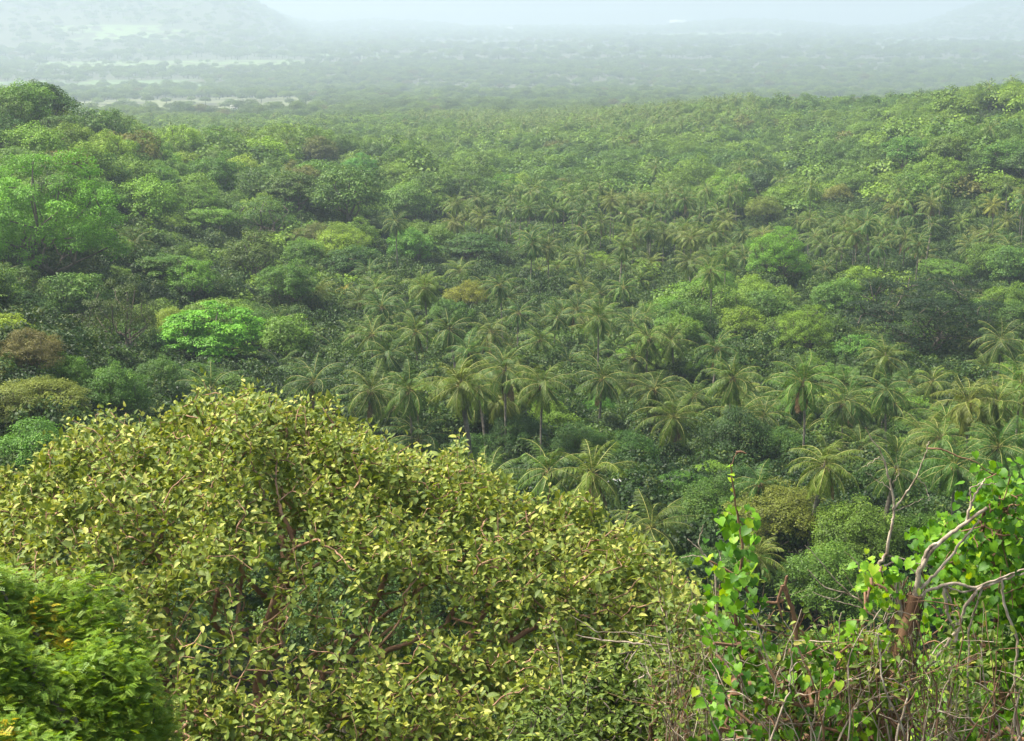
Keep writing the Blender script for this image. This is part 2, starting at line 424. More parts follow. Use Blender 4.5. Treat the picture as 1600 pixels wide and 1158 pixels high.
def coco_mesh(rng):
    g = Geo()
    import bmesh
    bm = bmesh.new(); bmesh.ops.create_icosphere(bm, subdivisions=1, radius=1)
    V = np.array([v.co[:] for v in bm.verts]); Fc = np.array([[v.index for v in f.verts] for f in bm.faces]); bm.free()
    for k in range(13):
        a = rng.uniform(0, 2*PI); r = rng.uniform(.18, .42); c = np.array([math.cos(a)*r, math.sin(a)*r, rng.uniform(-.55, -.1)])
        g.add(V*np.array([.12, .12, .15])+c, [Fc], 0)
    for k in range(9):   # old stalks and fibres at the hub
        a = rng.uniform(0, 2*PI); r = rng.uniform(.3, .6)
        tube(g, [[0, 0, 0], [math.cos(a)*r*.6, math.sin(a)*r*.6, .1], [math.cos(a)*r, math.sin(a)*r, -.35]], [.05, .035, .015], 4)
    return g.mesh('coconuts_mesh', [M_coco], True)
PALMC, PALMC_LO, PALMT = [], [], []
for s in range(9):
    rng = np.random.default_rng(100+s)
    PALMC.append(palm_crown(rng, ndead=[0, 2, 0, 3, 1, 0, 4, 0, 1][s], nf=[27, 31, 22, 29, 25, 33, 27, 19, 29][s], nlf=44, lw=.056, length=[4.8, 4.9, 4.5, 5.0, 4.6, 4.8, 5.1, 4.4, 4.7][s]).mesh('palm_crown_%d' % s, [M_palm, M_rachis, M_deadfrond]))
for s in range(3):
    rng = np.random.default_rng(120+s)
    PALMC_LO.append(palm_crown(rng, nf=17, nlf=12, lw=.17).mesh('palm_mass_%d' % s, [M_palm_i, M_rachis]))
for s in range(5):      # unit-height trunks, bend in metres
    rng = np.random.default_rng(140+s); g = Geo()
    bx = [0, .5, -.6, 1.1, -.2][s]; m = 14; t = np.linspace(0, 1, m)
    X = bx*(t**2)*1.0+.12*np.sin(t*5+s); Y = .1*np.sin(t*4+s*2); X -= X[0]; Y -= Y[0]
    P = np.stack([X, Y, -.12+1.12*t], 1)
    g2 = Geo(); tube(g2, P*np.array([1, 1, 1]), .125+.12*np.exp(-t*14)-.02*t, 8)
    V = np.concatenate(g2.V)
    PALMT.append((g2.mesh('palm_trunk_%d' % s, [M_palmbark], True), (X[-1], Y[-1])))
COCO = [coco_mesh(np.random.default_rng(160+s)) for s in range(2)]
PALMFOOT = []

# ------------------------------------------------------------------ landmarks and listed trees
# px, py of crown centre, crown width px, proto, colour, centre height (m), label
G_BRIGHT = (.10, .30, .018); G_MID = (.065, .15, .022); G_DARK = (.03, .085, .018); G_OLIVE = (.14, .17, .03); G_YEL = (.13, .23, .025); G_DEEP = (.022, .06, .02)
def solve(px, py, hc, d0=62, d1=1400):
    """distance at which the ray through the pixel is hc above the ground"""
    d = np.arange(d0, d1, .5)
    fx = (px-800)/F; fy = (579-py)/F
    k = (fy*CT-ST)/(fy*ST+CT); kx = fx/(fy*ST+CT)
    z = CAMZ+d*k; g = terrain(kx*d, d)
    s = (z-g-hc) < 0
    if not s.any(): return None
    return float(d[np.argmax(s)])
HERO = [
 (75, 335, 250, 'grand', (.085, .25, .014), 11.5, 'tall spreading green tree with forking limbs at the left edge', 'the tall spreading tree at left', None),
 (330, 528, 165, 'tier', (.09, .27, .025), 5.5, 'bright green tiered tree with broad leaves, left of the palm grove', 'the bright green tiered tree', None),
 (190, 500, 130, 'branchy', (.045, .085, .022), 6.0, 'dark thin-leaved tree with pale bare limbs showing, left of the bright tiered tree', 'the thin tree with pale bare limbs', None),
 (1445, 488, 262, 'umbrella', (.012, .036, .012), 6.5, 'wide dark green umbrella-crowned tree behind the right-hand palms', 'the wide dark umbrella tree', None),
 (1217, 400, 108, 'dome', (.09, .23, .022), 6.0, 'bright green domed tree standing alone among the far palms', 'the bright green domed tree', None),
 (1262, 520, 105, 'dome', (.10, .20, .025), 6.0, 'pale green rounded tree left of the wide dark umbrella tree', 'the pale green rounded tree', None),
 (1160, 510, 90, 'round2', (.11, .20, .025), 5.5, 'light green tree just left of the pale green rounded tree', None, None),
 (1215, 812, 190, 'fine2', (.09, .125, .025), 6.0, 'olive-topped tree with brownish flowers behind the leafy vine column', 'the olive-topped tree', None),
 (1335, 850, 170, 'fine1', (.075, .15, .025), 6.0, 'mid green tree with fine leaves just right of the olive-topped tree', None, None),
 (1115, 800, 135, 'fine3', (.045, .11, .018), 5.5, 'dark green rounded tree left of the olive-topped tree', None, None),
 (60, 640, 170, 'fine2', (.105, .15, .028), 5.5, 'olive green flat-topped tree above the foreground tree at left', 'the olive flat-topped tree at left', None),
 (50, 555, 120, 'feather1', (.10, .105, .04), 5.0, 'brown-tinged tree with reddish seed heads near the left edge', 'the brown-tinged tree at left', None),
 (15, 520, 90, 'round2', (.16, .26, .02), 5.0, 'yellow-green leafy tree cut by the left edge of the picture', None, None),
 (175, 620, 120, 'fine1', (.05, .14, .018), 5.0, 'deep green bushy tree right of the olive flat-topped tree', None, None),
 (120, 470, 110, 'round3', (.05, .13, .02), 5.5, 'dark leafy tree just below the tall spreading tree at left', None, None),
 (255, 425, 110, 'spread2', (.05, .13, .018), 6.0, 'mid green tree right of the foot of the tall spreading tree', None, None),
 (300, 440, 95, 'round2', (.075, .2, .02), 5.5, 'light green bushy tree behind the bright green tiered tree', None, None),
 (235, 320, 110, 'round1', (.105, .24, .025), 6.0, 'yellow-green rounded tree right of the tall spreading tree', None, None),
 (330, 350, 100, 'spread2', (.085, .2, .025), 6.0, 'broad flat-topped tree on the slope beyond the tiered tree', None, None),
 (395, 400, 110, 'round2', (.05, .10, .022), 6.0, 'dull dark tree behind and right of the bright green tiered tree', None, None),
 (450, 450, 100, 'dense1', (.055, .145, .022), 6.0, 'glossy green rounded tree left of the yellow-fronded palm', None, None),
 (445, 535, 105, 'round3', (.075, .17, .022), 5.0, 'green bushy tree right of the bright green tiered tree', None, None),
 (475, 400, 75, 'round1', (.07, .17, .025), 6.0, 'rounded tree above the yellow-fronded palm', None, None),
 (545, 310, 120, 'round3', (.055, .13, .03), 8.0, 'large dusky green rounded tree on the left middle slope', 'the large dusky rounded tree', None),
 (640, 320, 90, 'round1', (.07, .16, .03), 7.0, 'rounded green tree right of the large dusky rounded tree', None, None),
 (565, 265, 60, 'dome', (.055, .2, .03), 6.0, 'vivid green round tree above the large dusky rounded tree', None, None),
 (500, 235, 62, 'round2', (.08, .11, .035), 6.0, 'brown-tinged tree on the far left slope', None, None),
 (640, 390, 80, 'dense1', (.06, .18, .022), 5.5, 'leafy green tree behind the left end of the palm grove', None, None),
 (740, 395, 110, 'spread1', (.035, .095, .022), 6.0, 'dark flat-topped tree behind the middle of the palm grove', 'the dark flat tree behind the palms', None),
 (730, 465, 75, 'feather1', (.15, .19, .03), 6.0, 'yellowish fine-leaved tree among the middle palms', 'the yellowish tree among the palms', None),
 (700, 500, 80, 'dense1', (.045, .12, .022), 5.0, 'dark green tree below the yellowish tree among the palms', None, None),
 (935, 640, 60, 'fine3', (.05, .16, .02), 6.0, 'fresh green tree between palms right of the grove centre', None, None),
 (1080, 590, 60, 'dome', (.09, .20, .02), 5.0, 'small bright green round tree tucked behind a palm', 'the small bright round tree', None),
 (1150, 690, 130, 'fine3', (.022, .06, .018), 6.0, 'very dark tree behind the long bare palm trunk', 'the very dark tree', None),  # dark shade beneath the palms is put into this crown colour
 (810, 690, 100, 'fine1', (.022, .07, .016), 4.0, 'very dark low tree in the shade below the tall palms', None, None),  # near-black green paints the shade under the palms into the crown
 (1340, 550, 80, 'round2', (.06, .17, .035), 5.5, 'blue-green leafy tree below the wide dark umbrella tree', None, None),
 (1310, 470, 90, 'round1', (.06, .15, .028), 5.5, 'mid green tree at the left flank of the umbrella tree', None, None),
 (1475, 430, 90, 'spread2', (.075, .17, .03), 5.5, 'flat green tree just behind the wide dark umbrella tree', None, None),
 (1580, 420, 90, 'round3', (.055, .14, .03), 6.0, 'green tree at the right edge above the umbrella tree', None, None),
 (1590, 500, 80, 'round1', (.05, .12, .028), 6.0, 'dull green tree at the right edge beside the umbrella tree', None, None),
 (1545, 160, 62, 'spread2', (.03, .08, .02), 6.0, 'dark tree on the crest of the right-hand ridge', 'the dark tree on the right ridge', None),
 (1195, 330, 65, 'round2', (.095, .15, .03), 6.0, 'yellow-olive tree behind the bright green domed tree', None, None),
 (1310, 310, 55, 'round1', (.11, .14, .035), 6.0, 'golden-tinged tree among the far right palms', None, None),
 (660, 545, 60, 'fine3', (.06, .15, .02), 4.0, 'green leafy tree deep inside the left palm grove', None, None),
 (100, 590, 90, 'fine1', (.07, .18, .018), 4.5, 'fresh green tree right of the brown-tinged tree', None, None),
 (250, 600, 100, 'fine1', (.045, .12, .02), 4.0, 'deep green tree below the bright green tiered tree', None, None),
 (60, 715, 150, 'fine3', (.06, .17, .02), 4.5, 'green tree just behind the left end of the foreground tree', None, None),
 (1580, 770, 150, 'fine1', (.05, .13, .02), 5.0, 'deep green tree behind the vine at the right edge', None, None),
 (1290, 925, 190, 'fine1', (.06, .14, .02), 5.0, 'broad mid green tree low behind the brown dry sticks', None, None),
 (1165, 905, 120, 'fine3', (.045, .12, .018), 5.0, 'deep green tree directly behind the leafy vine column', None, None),
 (1395, 960, 150, 'fine3', (.05, .13, .018), 4.5, 'green tree low behind the old stump', None, None),
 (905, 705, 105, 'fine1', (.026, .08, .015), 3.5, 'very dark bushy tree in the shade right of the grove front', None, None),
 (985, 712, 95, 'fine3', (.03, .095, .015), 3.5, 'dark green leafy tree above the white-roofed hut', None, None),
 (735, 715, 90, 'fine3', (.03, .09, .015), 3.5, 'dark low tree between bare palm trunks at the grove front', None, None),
 (1065, 770, 110, 'fine2', (.04, .12, .016), 4, 'rich green low tree right of the white-roofed hut', None, None),
 (1225, 705, 90, 'fine1', (.035, .10, .016), 3.5, 'dark green low tree right of the very dark tree', None, None),
 (880, 815, 110, 'fine1', (.04, .115, .016), 4, 'green low tree rising just over the foreground crown', None, None),
 (1450, 760, 100, 'fine3', (.035, .105, .016), 4, 'deep green tree between low palms behind the pale forked branch', None, None),
 (1100, 900, 110, 'fine1', (.035, .105, .016), 4, 'dark green low tree left of the leafy vine column', None, None),
 (1010, 880, 110, 'fine2', (.035, .10, .016), 4, 'dark low tree just beyond the right end of the foreground crown', None, None),
 (1450, 860, 150, 'fine3', (.06, .15, .02), 5.0, 'green tree behind the bleached bare branches', None, None),
]
PALMS = [  # px, py hub, width px
 (618,347,43),(663,451,60),(782,447,54),(719,425,44),(620,425,42),(596,481,60),(562,473,52),(831,382,48),(780,356,40),(825,326,38),(864,330,38),(909,335,40),(978,337,40),
 (879,442,44),(935,498,66),(870,498,56),(831,466,44),(810,490,56),(767,520,62),(702,516,66),(650,520,64),(581,524,68),(523,559,62),(844,533,60),(732,550,70),(607,555,70),(659,563,56),
 (490,598,86),(579,611,88),(640,611,92),(719,602,96),(790,580,88),(849,602,92),(888,568,60),(941,593,80),(929,555,58),(974,451,48),(562,671,86),(478,641,84),(516,641,80),(655,688,92),
 (1013,360,38),(1037,365,42),(1047,330,32),(1080,373,42),(1093,339,38),(1116,365,42),(1134,347,38),(1160,365,40),(1110,425,54),(1013,529,62),(1050,533,62),(1121,546,66),(1022,611,80),(1086,619,70),
 (1145,593,82),(1052,654,88),(1194,593,58),(1255,598,88),(1317,632,76),(1384,559,70),(1384,611,76),(1457,598,70),(1472,542,52),(1565,533,80),(1513,632,92),(1557,632,92),(1596,602,86),(1540,576,60),
 (1345,701,78),(1401,710,82),(1255,701,72),(1308,391,40),(1375,386,40),(1283,382,36),(1436,382,42),(1457,352,38),(1427,339,34),(1503,347,34),(1524,326,32),(1574,347,34),(1369,313,30),(1246,347,32),(1186,322,30),(1479,386,34),
 (748,608,86),(1034,660,80),(1070,648,70),(988,600,66),(1000,440,42),(905,400,40),(945,420,40),(1290,420,40),(990,560,62),(550,525,60),(440,590,70),(330,610,90),(1410,470,44),
]
LOWP = [(857,738,122,8.5),(926,742,122,8.5),(1017,826,128,8.),(1290,730,112,9.),(1492,730,112,9.),(1186,757,80,6.5),(765,752,105,7.5),(1182,872,90,6.5),(1560,700,100,9.5),(1400,735,100,9.)]
SPEC = {(534,494): ('palm with yellowed fronds at the left end of the palm grove', (.25,.25,.04)), (1552,322): ('pale yellow palm at the far right of the farther palm grove', (.15,.19,.04))}

BR, PL = [], []     # placed: dict(px,py,w,d,x,y,z)
LAND = []
def add_broad(px, py, w, key, col, hc, label, lm, dfix=None):
    zc = 5.5; d = dfix
    if d is None:
        flat = {'umbrella': .62, 'spread1': .65, 'spread2': .7, 'tier': .85, 'fine2': .8}.get(key, .98)
        for _ in range(4):
            d = solve(px, py, hc)
            if d is None: return
            hc = .56*flat*w*d*1.03/F
    p = ray(px, py, d); gz = tz(p[0], p[1])
    W = w*(d*1.03)/F
    H = max(p[2]-gz, 2.5)/.56
    BR.append(dict(px=px, py=py, w=w, d=d, x=p[0], y=p[1], g=gz, W=W, H=H, key=key, col=col, label=label, hero=True))
    if lm: LAND.append((px, py, lm))
for h in HERO: add_broad(*h)
def add_palm(px, py, w, hc, label=None, col=None, hero=True):
    d = solve(px, py, hc)
    if d is None: return
    dw = 7.9*F/w/1.03
    if hero:
        if hc > 10: d = min(max(d, dw*.8), dw*1.2)
    p = ray(px, py, d); gz = tz(p[0], p[1])
    PL.append(dict(px=px, py=py, w=w, d=d, x=p[0], y=p[1], z=p[2], g=gz, W=w*d*1.03/F, label=label, col=col, hero=hero))
rp = np.random.default_rng(5)
for (px, py, w) in PALMS: add_palm(px, py, w*1.06, float(rp.uniform(11.5, 15)))
for (px, py, w, h) in LOWP: add_palm(px, py, w, h)
for (px, py), (lb, col) in SPEC.items(): add_palm(px, py, 52 if px < 800 else 38, 12, lb, col)
LAND += [(534,494,'the yellow-fronded palm'), (1552,322,'the pale yellow palm'), (975,785,'the white-roofed hut'), (1150,800,'the leafy vine column'), (1145,593,'the palm with the long bare trunk'), (725,605,'the tall palm over the grove front'), (590,220,'the far left slope'), (1100,208,'the white pole')]
LAND = [l for l in LAND if l[2] != 'the far left slope']

# ------------------------------------------------------------------ fill
def palmness(px, py):
    if py > 1000: return 0
    if px < 430: return .04 if py > 560 else .03
    if px < 700: return .75 if 440 < py < 720 else .08
    if px < 1000: return .8 if 410 < py < 760 else (.6 if 335 < py <= 410 else .04)
    if 328 < py < 405: return .75
    if 405 <= py < 520: return .15
    if 520 <= py < 760: return .7
    return .03
rng = np.random.default_rng(77)
cand = []
d = 56.
while d < 620:
    sp = 6.6 if d < 200 else (8.6 if d < 320 else 11)
    x = -.385*d-6
    while x < .385*d+6:
        cand.append((x+rng.uniform(-.42, .42)*sp, d+rng.uniform(-.42, .42)*sp)); x += sp
    d += sp*.95
for k in range(900):        # extra palms where the grove is dense
    d = 110*(480/110)**rng.random(); cand.append((rng.uniform(-.33, .33)*d, d, 1))
cand.sort(key=lambda c: c[1])
def vis_block(px, topy, w, d, k=1):
    """would this crown stand in front of a listed tree's crown?"""
    for h in BR:
        if h.get('hero') and h['d'] > d-2 and abs(px-h['px']) < (w*.42+h['w']*.40) and topy < h['py']+h['w']*.22: return True
    for h in PL:
        if h['hero'] and h['d'] > d-2 and abs(px-h['px']) < (w*.40+h['w']*.34)*k and topy < h['py']+h['w']*(.42 if k == 1 else .15): return True
    return False
nearest = []
HERO_XY = [(h['x'], h['y'], h['W']*.5) for h in BR]+[(h['x'], h['y'], 2.6) for h in PL]
rest = []     # goes to the far masses
nb = npl = 0
FILLB, FILLP = [], []
PXY = [(h['x'], h['y']) for h in PL]
for cc in cand:
    x, y = cc[:2]
    g = tz(x, y); px, py = project((x, y, g+7))
    if y < 72 and px < 1050: continue      # behind the foreground tree, hidden
    inframe = -50 < px < 1650
    isp = rng.random() < palmness(px, py)*1.12
    if len(cc) == 3 and (palmness(px, py) < .5 or not isp): continue
    if isp and any(abs(x-a) < 3.4 and abs(y-b) < 3.4 for a, b in PXY): continue
    tooclose = False
    for (hx, hy, hr) in HERO_XY:
        if abs(x-hx) < hr+4 and abs(y-hy) < hr+4 and math.hypot(x-hx, y-hy) < hr*.75+(1.6 if isp else 2.8): tooclose = True; break
    if tooclose: continue
    if isp:
        H = rng.uniform(10.5, 15.5); cpx, cpy = project((x, y, g+H)); w = 7.3*F/y
        ok = not vis_block(cpx, cpy-w*.45, w, y, .62)
        if not ok:
            H = rng.uniform(4.5, 8); cpx, cpy = project((x, y, g+H)); ok = not vis_block(cpx, cpy-w*.45, w, y, .62)
        if not ok: continue
        PXY.append((x, y))
        FILLP.append(dict(px=cpx, py=cpy, w=w, d=y, x=x, y=y, z=g+H, g=g, W=float(rng.uniform(5.6, 7.8)), label=None, col=None, hero=False, inframe=inframe))
    else:
        W = rng.uniform(8.5, 14.5)*(1 if y > 180 else .8)*(1.2 if y > 320 else 1); H = W*rng.uniform(.82, 1.1)
        if palmness(px, py) > .5: W *= .75; H = min(H, 7)*.85
        for t in range(4):
            w = W*F/y; cpx, tpy = project((x, y, g+H))
            ok = not vis_block(cpx, tpy, w, y)
            if ok: break
            W *= .72; H *= .72
        if not ok: continue
        cpx, cpy = project((x, y, g+H*.56))
        FILLB.append(dict(px=cpx, py=cpy, w=W*F/y, d=y, x=x, y=y, g=g, W=W, H=H, label=None, hero=False, inframe=inframe))
def lown(x, y, s, a, b): return math.sin(x/s+a)*math.cos(y/s*1.3+b)
def pick_col(x, y, r):
    n = lown(x, y, 23, 1, 2)*.5+lown(x, y, 9, 3, 5)*.3+rng.normal(0, .45)
    pal = [(-1.0, (.028, .075, .02)), (-.4, (.05, .12, .024)), (0, (.07, .16, .026)), (.5, (.10, .21, .028)), (1.0, (.14, .25, .03))]
    n = max(-1, min(1, n))
    for (a, c1), (b, c2) in zip(pal[:-1], pal[1:]):
        if n <= b:
            t = (n-a)/(b-a); c = [c1[i]*(1-t)+c2[i]*t for i in range(3)]; break
    q = rng.random()
    if q < .02: c = [.095, .115, .035]
    elif q < .03: c = [.09, .095, .042]
    return tuple(k*rng.uniform(.9, 1.1) for k in c)
NB_MAX, NP_MAX = 299-len([1 for h in BR]), 295-len(PL)
ib = [h for h in FILLB if h['inframe']]; ip = [h for h in FILLP if h['inframe']]
# largest in the picture first
ib.sort(key=lambda h: -h['w']); ip.sort(key=lambda h: -h['w'])
INDB = ib[:NB_MAX]; INDP = ip[:NP_MAX]
restB = ib[NB_MAX:]+[h for h in FILLB if not h['inframe']]
restP = ip[NP_MAX:]+[h for h in FILLP if not h['inframe']]
print('individual fill', len(INDB), len(INDP), 'rest', len(restB), len(restP))
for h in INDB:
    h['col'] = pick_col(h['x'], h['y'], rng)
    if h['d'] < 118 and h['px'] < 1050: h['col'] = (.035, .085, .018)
    h['key'] = str(rng.choice(['fine1', 'fine2', 'fine3'] if h['d'] < 150 else ['round1', 'round2', 'round3', 'dense1', 'spread1', 'spread2', 'feather1', 'open1'],
                   p=None if h['d'] < 150 else [.18, .18, .16, .14, .1, .12, .07, .05]))
BR += INDB; PL += INDP

# ------------------------------------------------------------------ labels that single out one tree
ORD = ['nearest', 'second nearest', 'third nearest', 'fourth nearest', 'fifth nearest', 'sixth nearest', 'seventh nearest', 'eighth nearest']
DIRS = ['right of', 'upper right of', 'above', 'upper left of', 'left of', 'lower left of', 'below', 'lower right of']
def label_all(items, noun, look):
    buckets = {}
    for h in items:
        if h['label']: continue
        best = min(LAND, key=lambda l: (h['px']-l[0])**2+((h['py']-l[1])*1.2)**2)
        dx, dy = h['px']-best[0], best[1]-h['py']
        if math.hypot(dx, dy) < 6: h['label'] = None
        k = int(round(math.atan2(dy, dx)/(PI/4))) % 8
        buckets.setdefault((best[2], k), []).append((math.hypot(dx, dy), h))
    for (lm, k), l in buckets.items():
        l.sort(key=lambda q: q[0])
        for i, (_, h) in enumerate(l):
            if i < len(ORD): h['label'] = '%s %s %s %s %s' % (look(h), noun, ORD[i], DIRS[k], lm)
            else: h['label'] = '%s %s, %d percent across and %d percent down the photo' % (look(h), noun, round(h['px']/16), round(h['py']/11.58))
def tone(h):
    c = h['col']; 
    if c[0] > c[1]*.9: return 'brownish'
    s = 'dark green' if c[1] < .1 else ('mid green' if c[1] < .17 else ('light green' if c[1] < .22 else 'yellow-green'))
    return s
for h in PL:
    if h['col'] is None:
        k = rng.uniform(-1, 1)
        h['col'] = tuple(a*rng.uniform(.88, 1.12) for a in ((.036, .09, .015) if k < -.2 else ((.055, .115, .018) if k < .6 else (.078, .13, .022))))
for h in PL:
    if (h['px'], h['py']) == (1145, 593): h['label'] = 'tall coconut palm on a long bare trunk rising behind the vine column'
    if (h['px'], h['py']) == (719, 602): h['label'] = 'coconut palm with a twin-looking bare trunk at the front of the grove'
    if (h['px'], h['py']) == (790, 580): h['label'] = 'coconut palm on a tall pale trunk at the middle of the grove front'
    if (h['px'], h['py']) == (924, 740): h['label'] = 'low coconut palm just left of the white-roofed hut'
    if (h['px'], h['py']) == (1017, 824): h['label'] = 'low coconut palm with spread fronds below the white-roofed hut'
    if (h['px'], h['py']) == (1052, 654): h['label'] = 'coconut palm with a heavy drooping skirt above and right of the hut'
def ptone(h): return ('dark green' if h['col'][1] < .092 else ('mid green' if h['col'][1] < .118 else 'yellowish'))+''
label_all(BR, 'tree', tone)
label_all(PL, 'coconut palm', ptone)
seen = {}
for h in BR+PL:
    l = h['label']
    if l in seen: h['label'] = l+(' farther one' if h['d'] > seen[l]['d'] else ' nearer one')
    seen[h['label']] = h
    if len(h['label'].split()) > 16: print('LONG', h['label'])

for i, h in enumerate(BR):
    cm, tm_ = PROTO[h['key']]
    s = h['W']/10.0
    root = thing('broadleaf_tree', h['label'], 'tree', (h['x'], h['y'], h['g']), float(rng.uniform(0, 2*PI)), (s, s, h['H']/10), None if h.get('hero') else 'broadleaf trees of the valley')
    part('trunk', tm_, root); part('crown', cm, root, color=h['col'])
for i, h in enumerate(PL):
    H = max(h['z']-h['g'], 2.5)
    big = h['d'] > 0
    tm_, (lx, ly) = PALMT[int(rng.integers(0, 5))]
    s = h['W']/7.6
    rz = float(rng.uniform(0, 2*PI))
    # keep the hub over the pixel the photo shows: root is offset by the lean
    ox = lx*math.cos(rz)-ly*math.sin(rz); oy = lx*math.sin(rz)+ly*math.cos(rz)
    root = thing('coconut_palm', h['label'], 'palm tree', (h['x']-ox, h['y']-oy, h['g']), rz, (1, 1, 1), 'coconut palms of the valley grove')
    t = part('trunk', tm_, root); t.scale = (1, 1, H)
    c = part('crown', PALMC[int(rng.integers(0, 9))], root, (lx, ly, H), h['col']); c.scale = (s, s, s); c.rotation_euler = (float(rng.normal(0, .06)), float(rng.normal(0, .06)), float(rng.uniform(0, 6.28)))
    if h['d'] < 260:
        c = part('coconuts', COCO[i % 2], root, (lx, ly, H))
print('trees placed', len(BR), len(PL), time.time()-T0)

# ------------------------------------------------------------------ masses (far wood, far palms, undergrowth): geometry-node instances
def mass(name, pts, rot, scl, idx, tint, protos, label):
    me = bpy.data.meshes.new(name+'_points'); me.vertices.add(len(pts)); me.vertices.foreach_set('co', np.asarray(pts, np.float32).ravel())
    for nm, arr in (('rot', rot), ('scl', scl)):
        a = me.attributes.new(nm, 'FLOAT_VECTOR', 'POINT'); a.data.foreach_set('vector', np.asarray(arr, np.float32).ravel())
    a = me.attributes.new('pick', 'INT', 'POINT'); a.data.foreach_set('value', np.asarray(idx, np.int32))
    a = me.attributes.new('tint', 'FLOAT_VECTOR', 'POINT'); a.data.foreach_set('vector', np.asarray(tint, np.float32).ravel())
    o = setting(name, me, 'stuff', label)
    ng = bpy.data.node_groups.new(name+'_nodes', 'GeometryNodeTree')
    ng.interface.new_socket('Geometry', in_out='INPUT', socket_type='NodeSocketGeometry'); ng.interface.new_socket('Geometry', in_out='OUTPUT', socket_type='NodeSocketGeometry')
    N, L = ng.nodes, ng.links
    gi, go = N.new('NodeGroupInput'), N.new('NodeGroupOutput')
    iop = N.new('GeometryNodeInstanceOnPoints')
    jn = N.new('GeometryNodeJoinGeometry')
    for me_p in protos:
        po = bpy.data.objects.new(me_p.name, me_p)
        oi = N.new('GeometryNodeObjectInfo'); oi.inputs['Object'].default_value = po; oi.inputs['As Instance'].default_value = True
        L.new(oi.outputs['Geometry'], jn.inputs[0])
    L.new(gi.outputs[0], iop.inputs['Points']); L.new(jn.outputs[0], iop.inputs['Instance']); iop.inputs['Pick Instance'].default_value = True
    def na(n, ty):
        q = N.new('GeometryNodeInputNamedAttribute'); q.data_type = ty; q.inputs['Name'].default_value = n; return q.outputs['Attribute']
    L.new(na('pick', 'INT'), iop.inputs['Instance Index'])
    e2r = N.new('FunctionNodeEulerToRotation'); L.new(na('rot', 'FLOAT_VECTOR'), e2r.inputs[0]); L.new(e2r.outputs[0], iop.inputs['Rotation'])
    L.new(na('scl', 'FLOAT_VECTOR'), iop.inputs['Scale'])
    L.new(iop.outputs[0], go.inputs[0])
    md = o.modifiers.new('scatter', 'NODES'); md.node_group = ng
    return o
def lo_proto(name, seed, leaf=.5, nleaf=1700, **kw):
    r = np.random.default_rng(seed); g, lb = crown_geo(r, leaf=leaf, nleaf=nleaf, **kw)
    tube(g, [[0, 0, -1], [0, 0, 5]], [.3, .2], 5, 0, .1)
    return g.mesh(name, [M_leaf_i])
LO = [lo_proto('wood_a', 201, nl=16, lr=2.0, nleaf=6500, leaf=.28), lo_proto('wood_b', 202, nl=22, lr=1.6, nleaf=6500, leaf=.27),
      lo_proto('wood_c', 203, nl=14, lr=2.2, flat=.55, hz=3.4, zc=6, nleaf=6200, leaf=.28), lo_proto('wood_d', 204, nl=26, lr=1.4, nleaf=6500, leaf=.26)]
LOFAR = [lo_proto('farwood_a', 211, nl=12, lr=2.0, nleaf=700, leaf=.8), lo_proto('farwood_b', 212, nl=16, lr=1.7, nleaf=700, leaf=.8, hz=3.6)]
r2 = np.random.default_rng(99)
FIELDS = []   # azimuth px range, distance range
FIELD_DEF = [(20, 500, 1750, 2600, 'tan'), (-60, 330, 3200, 3600, 'green'), (60, 500, 4200, 4850, 'bright'), (430, 560, 1700, 1880, 'tan'), (640, 920, 6250, 7100, 'bright'), (120, 300, 5650, 6100, 'bright'), (860, 1130, 4600, 4850, 'green'), (960, 1240, 8000, 9200, 'bright'), (400, 700, 5150, 5450, 'green'), (1350, 1700, 7000, 7800, 'green')]
def in_field(px, r):
    w = np.zeros(len(px), bool)
    for (a, b, c, e, _) in FIELD_DEF:
        m = (r-c)/(e-c); w |= (px > a+30*np.sin(r*.01)) & (px < b+30*np.sin(r*.013+1)) & (m > .04+.1*np.sin(px*.03)) & (m < .96+.1*np.sin(px*.021+2))
    return w
def scatter(d0, d1, sp, k=.43):
    out = []; d = d0
    while d < d1:
        n = int(2*k*d/sp)+1; x = (np.arange(n)-n/2)*sp+r2.uniform(-.45, .45, n)*sp
        out.append(np.stack([x, d+r2.uniform(-.45, .45, n)*sp], 1)); d += sp*.95
    return np.concatenate(out)
def tints(P, jit=.18, pal=None):
    n = len(P); x, y = P[:, 0], P[:, 1]
    q = np.clip(.5+.25*np.sin(x/61+1)*np.cos(y/83+2)+.2*np.sin(x/23+y/31)+r2.normal(0, .2, n), 0, 1)[:, None]
    c = np.array([.04, .105, .024])*(1-q)+np.array([.115, .215, .03])*q
    br = r2.random(n) < .02; c[br] = np.array([.095, .115, .04])
    return c*r2.uniform(1-jit, 1+jit, (n, 1))
# nearer rest + up to 1500 m
A = [(h['x'], h['y'], h['W'], h['H']) for h in restB]
Pm = scatter(622, 1300, 10.0)
pxs = 800+F*Pm[:, 0]/Pm[:, 1]; rr_ = np.hypot(Pm[:, 0], Pm[:, 1])
fld = in_field(pxs, rr_)
keep = ~(fld & (r2.random(len(Pm)) > .10)); Pm, pxs, rr_ = Pm[keep], pxs[keep], rr_[keep]
gy = project((Pm[:, 0], Pm[:, 1], terrain(Pm[:, 0], Pm[:, 1])+8))[1]
palmz = ((pxs > 720) & (pxs < 1180) & (gy > 160) & (gy < 215) & (r2.random(len(Pm)) < .6)) | ((pxs > 640) & (pxs < 1500) & (rr_ > 1050) & (rr_ < 1300) & (r2.random(len(Pm)) < .6)) | (r2.random(len(Pm)) < .02)
Pp = Pm[palmz]; Pm = Pm[~palmz]
W = np.concatenate([[a[2] for a in A], r2.uniform(9.5, 16.5, len(Pm))]); Hh = np.concatenate([[a[3] for a in A], r2.uniform(8, 14, len(Pm))])
XY = np.concatenate([np.array([[a[0], a[1]] for a in A]), Pm]); n = len(XY)
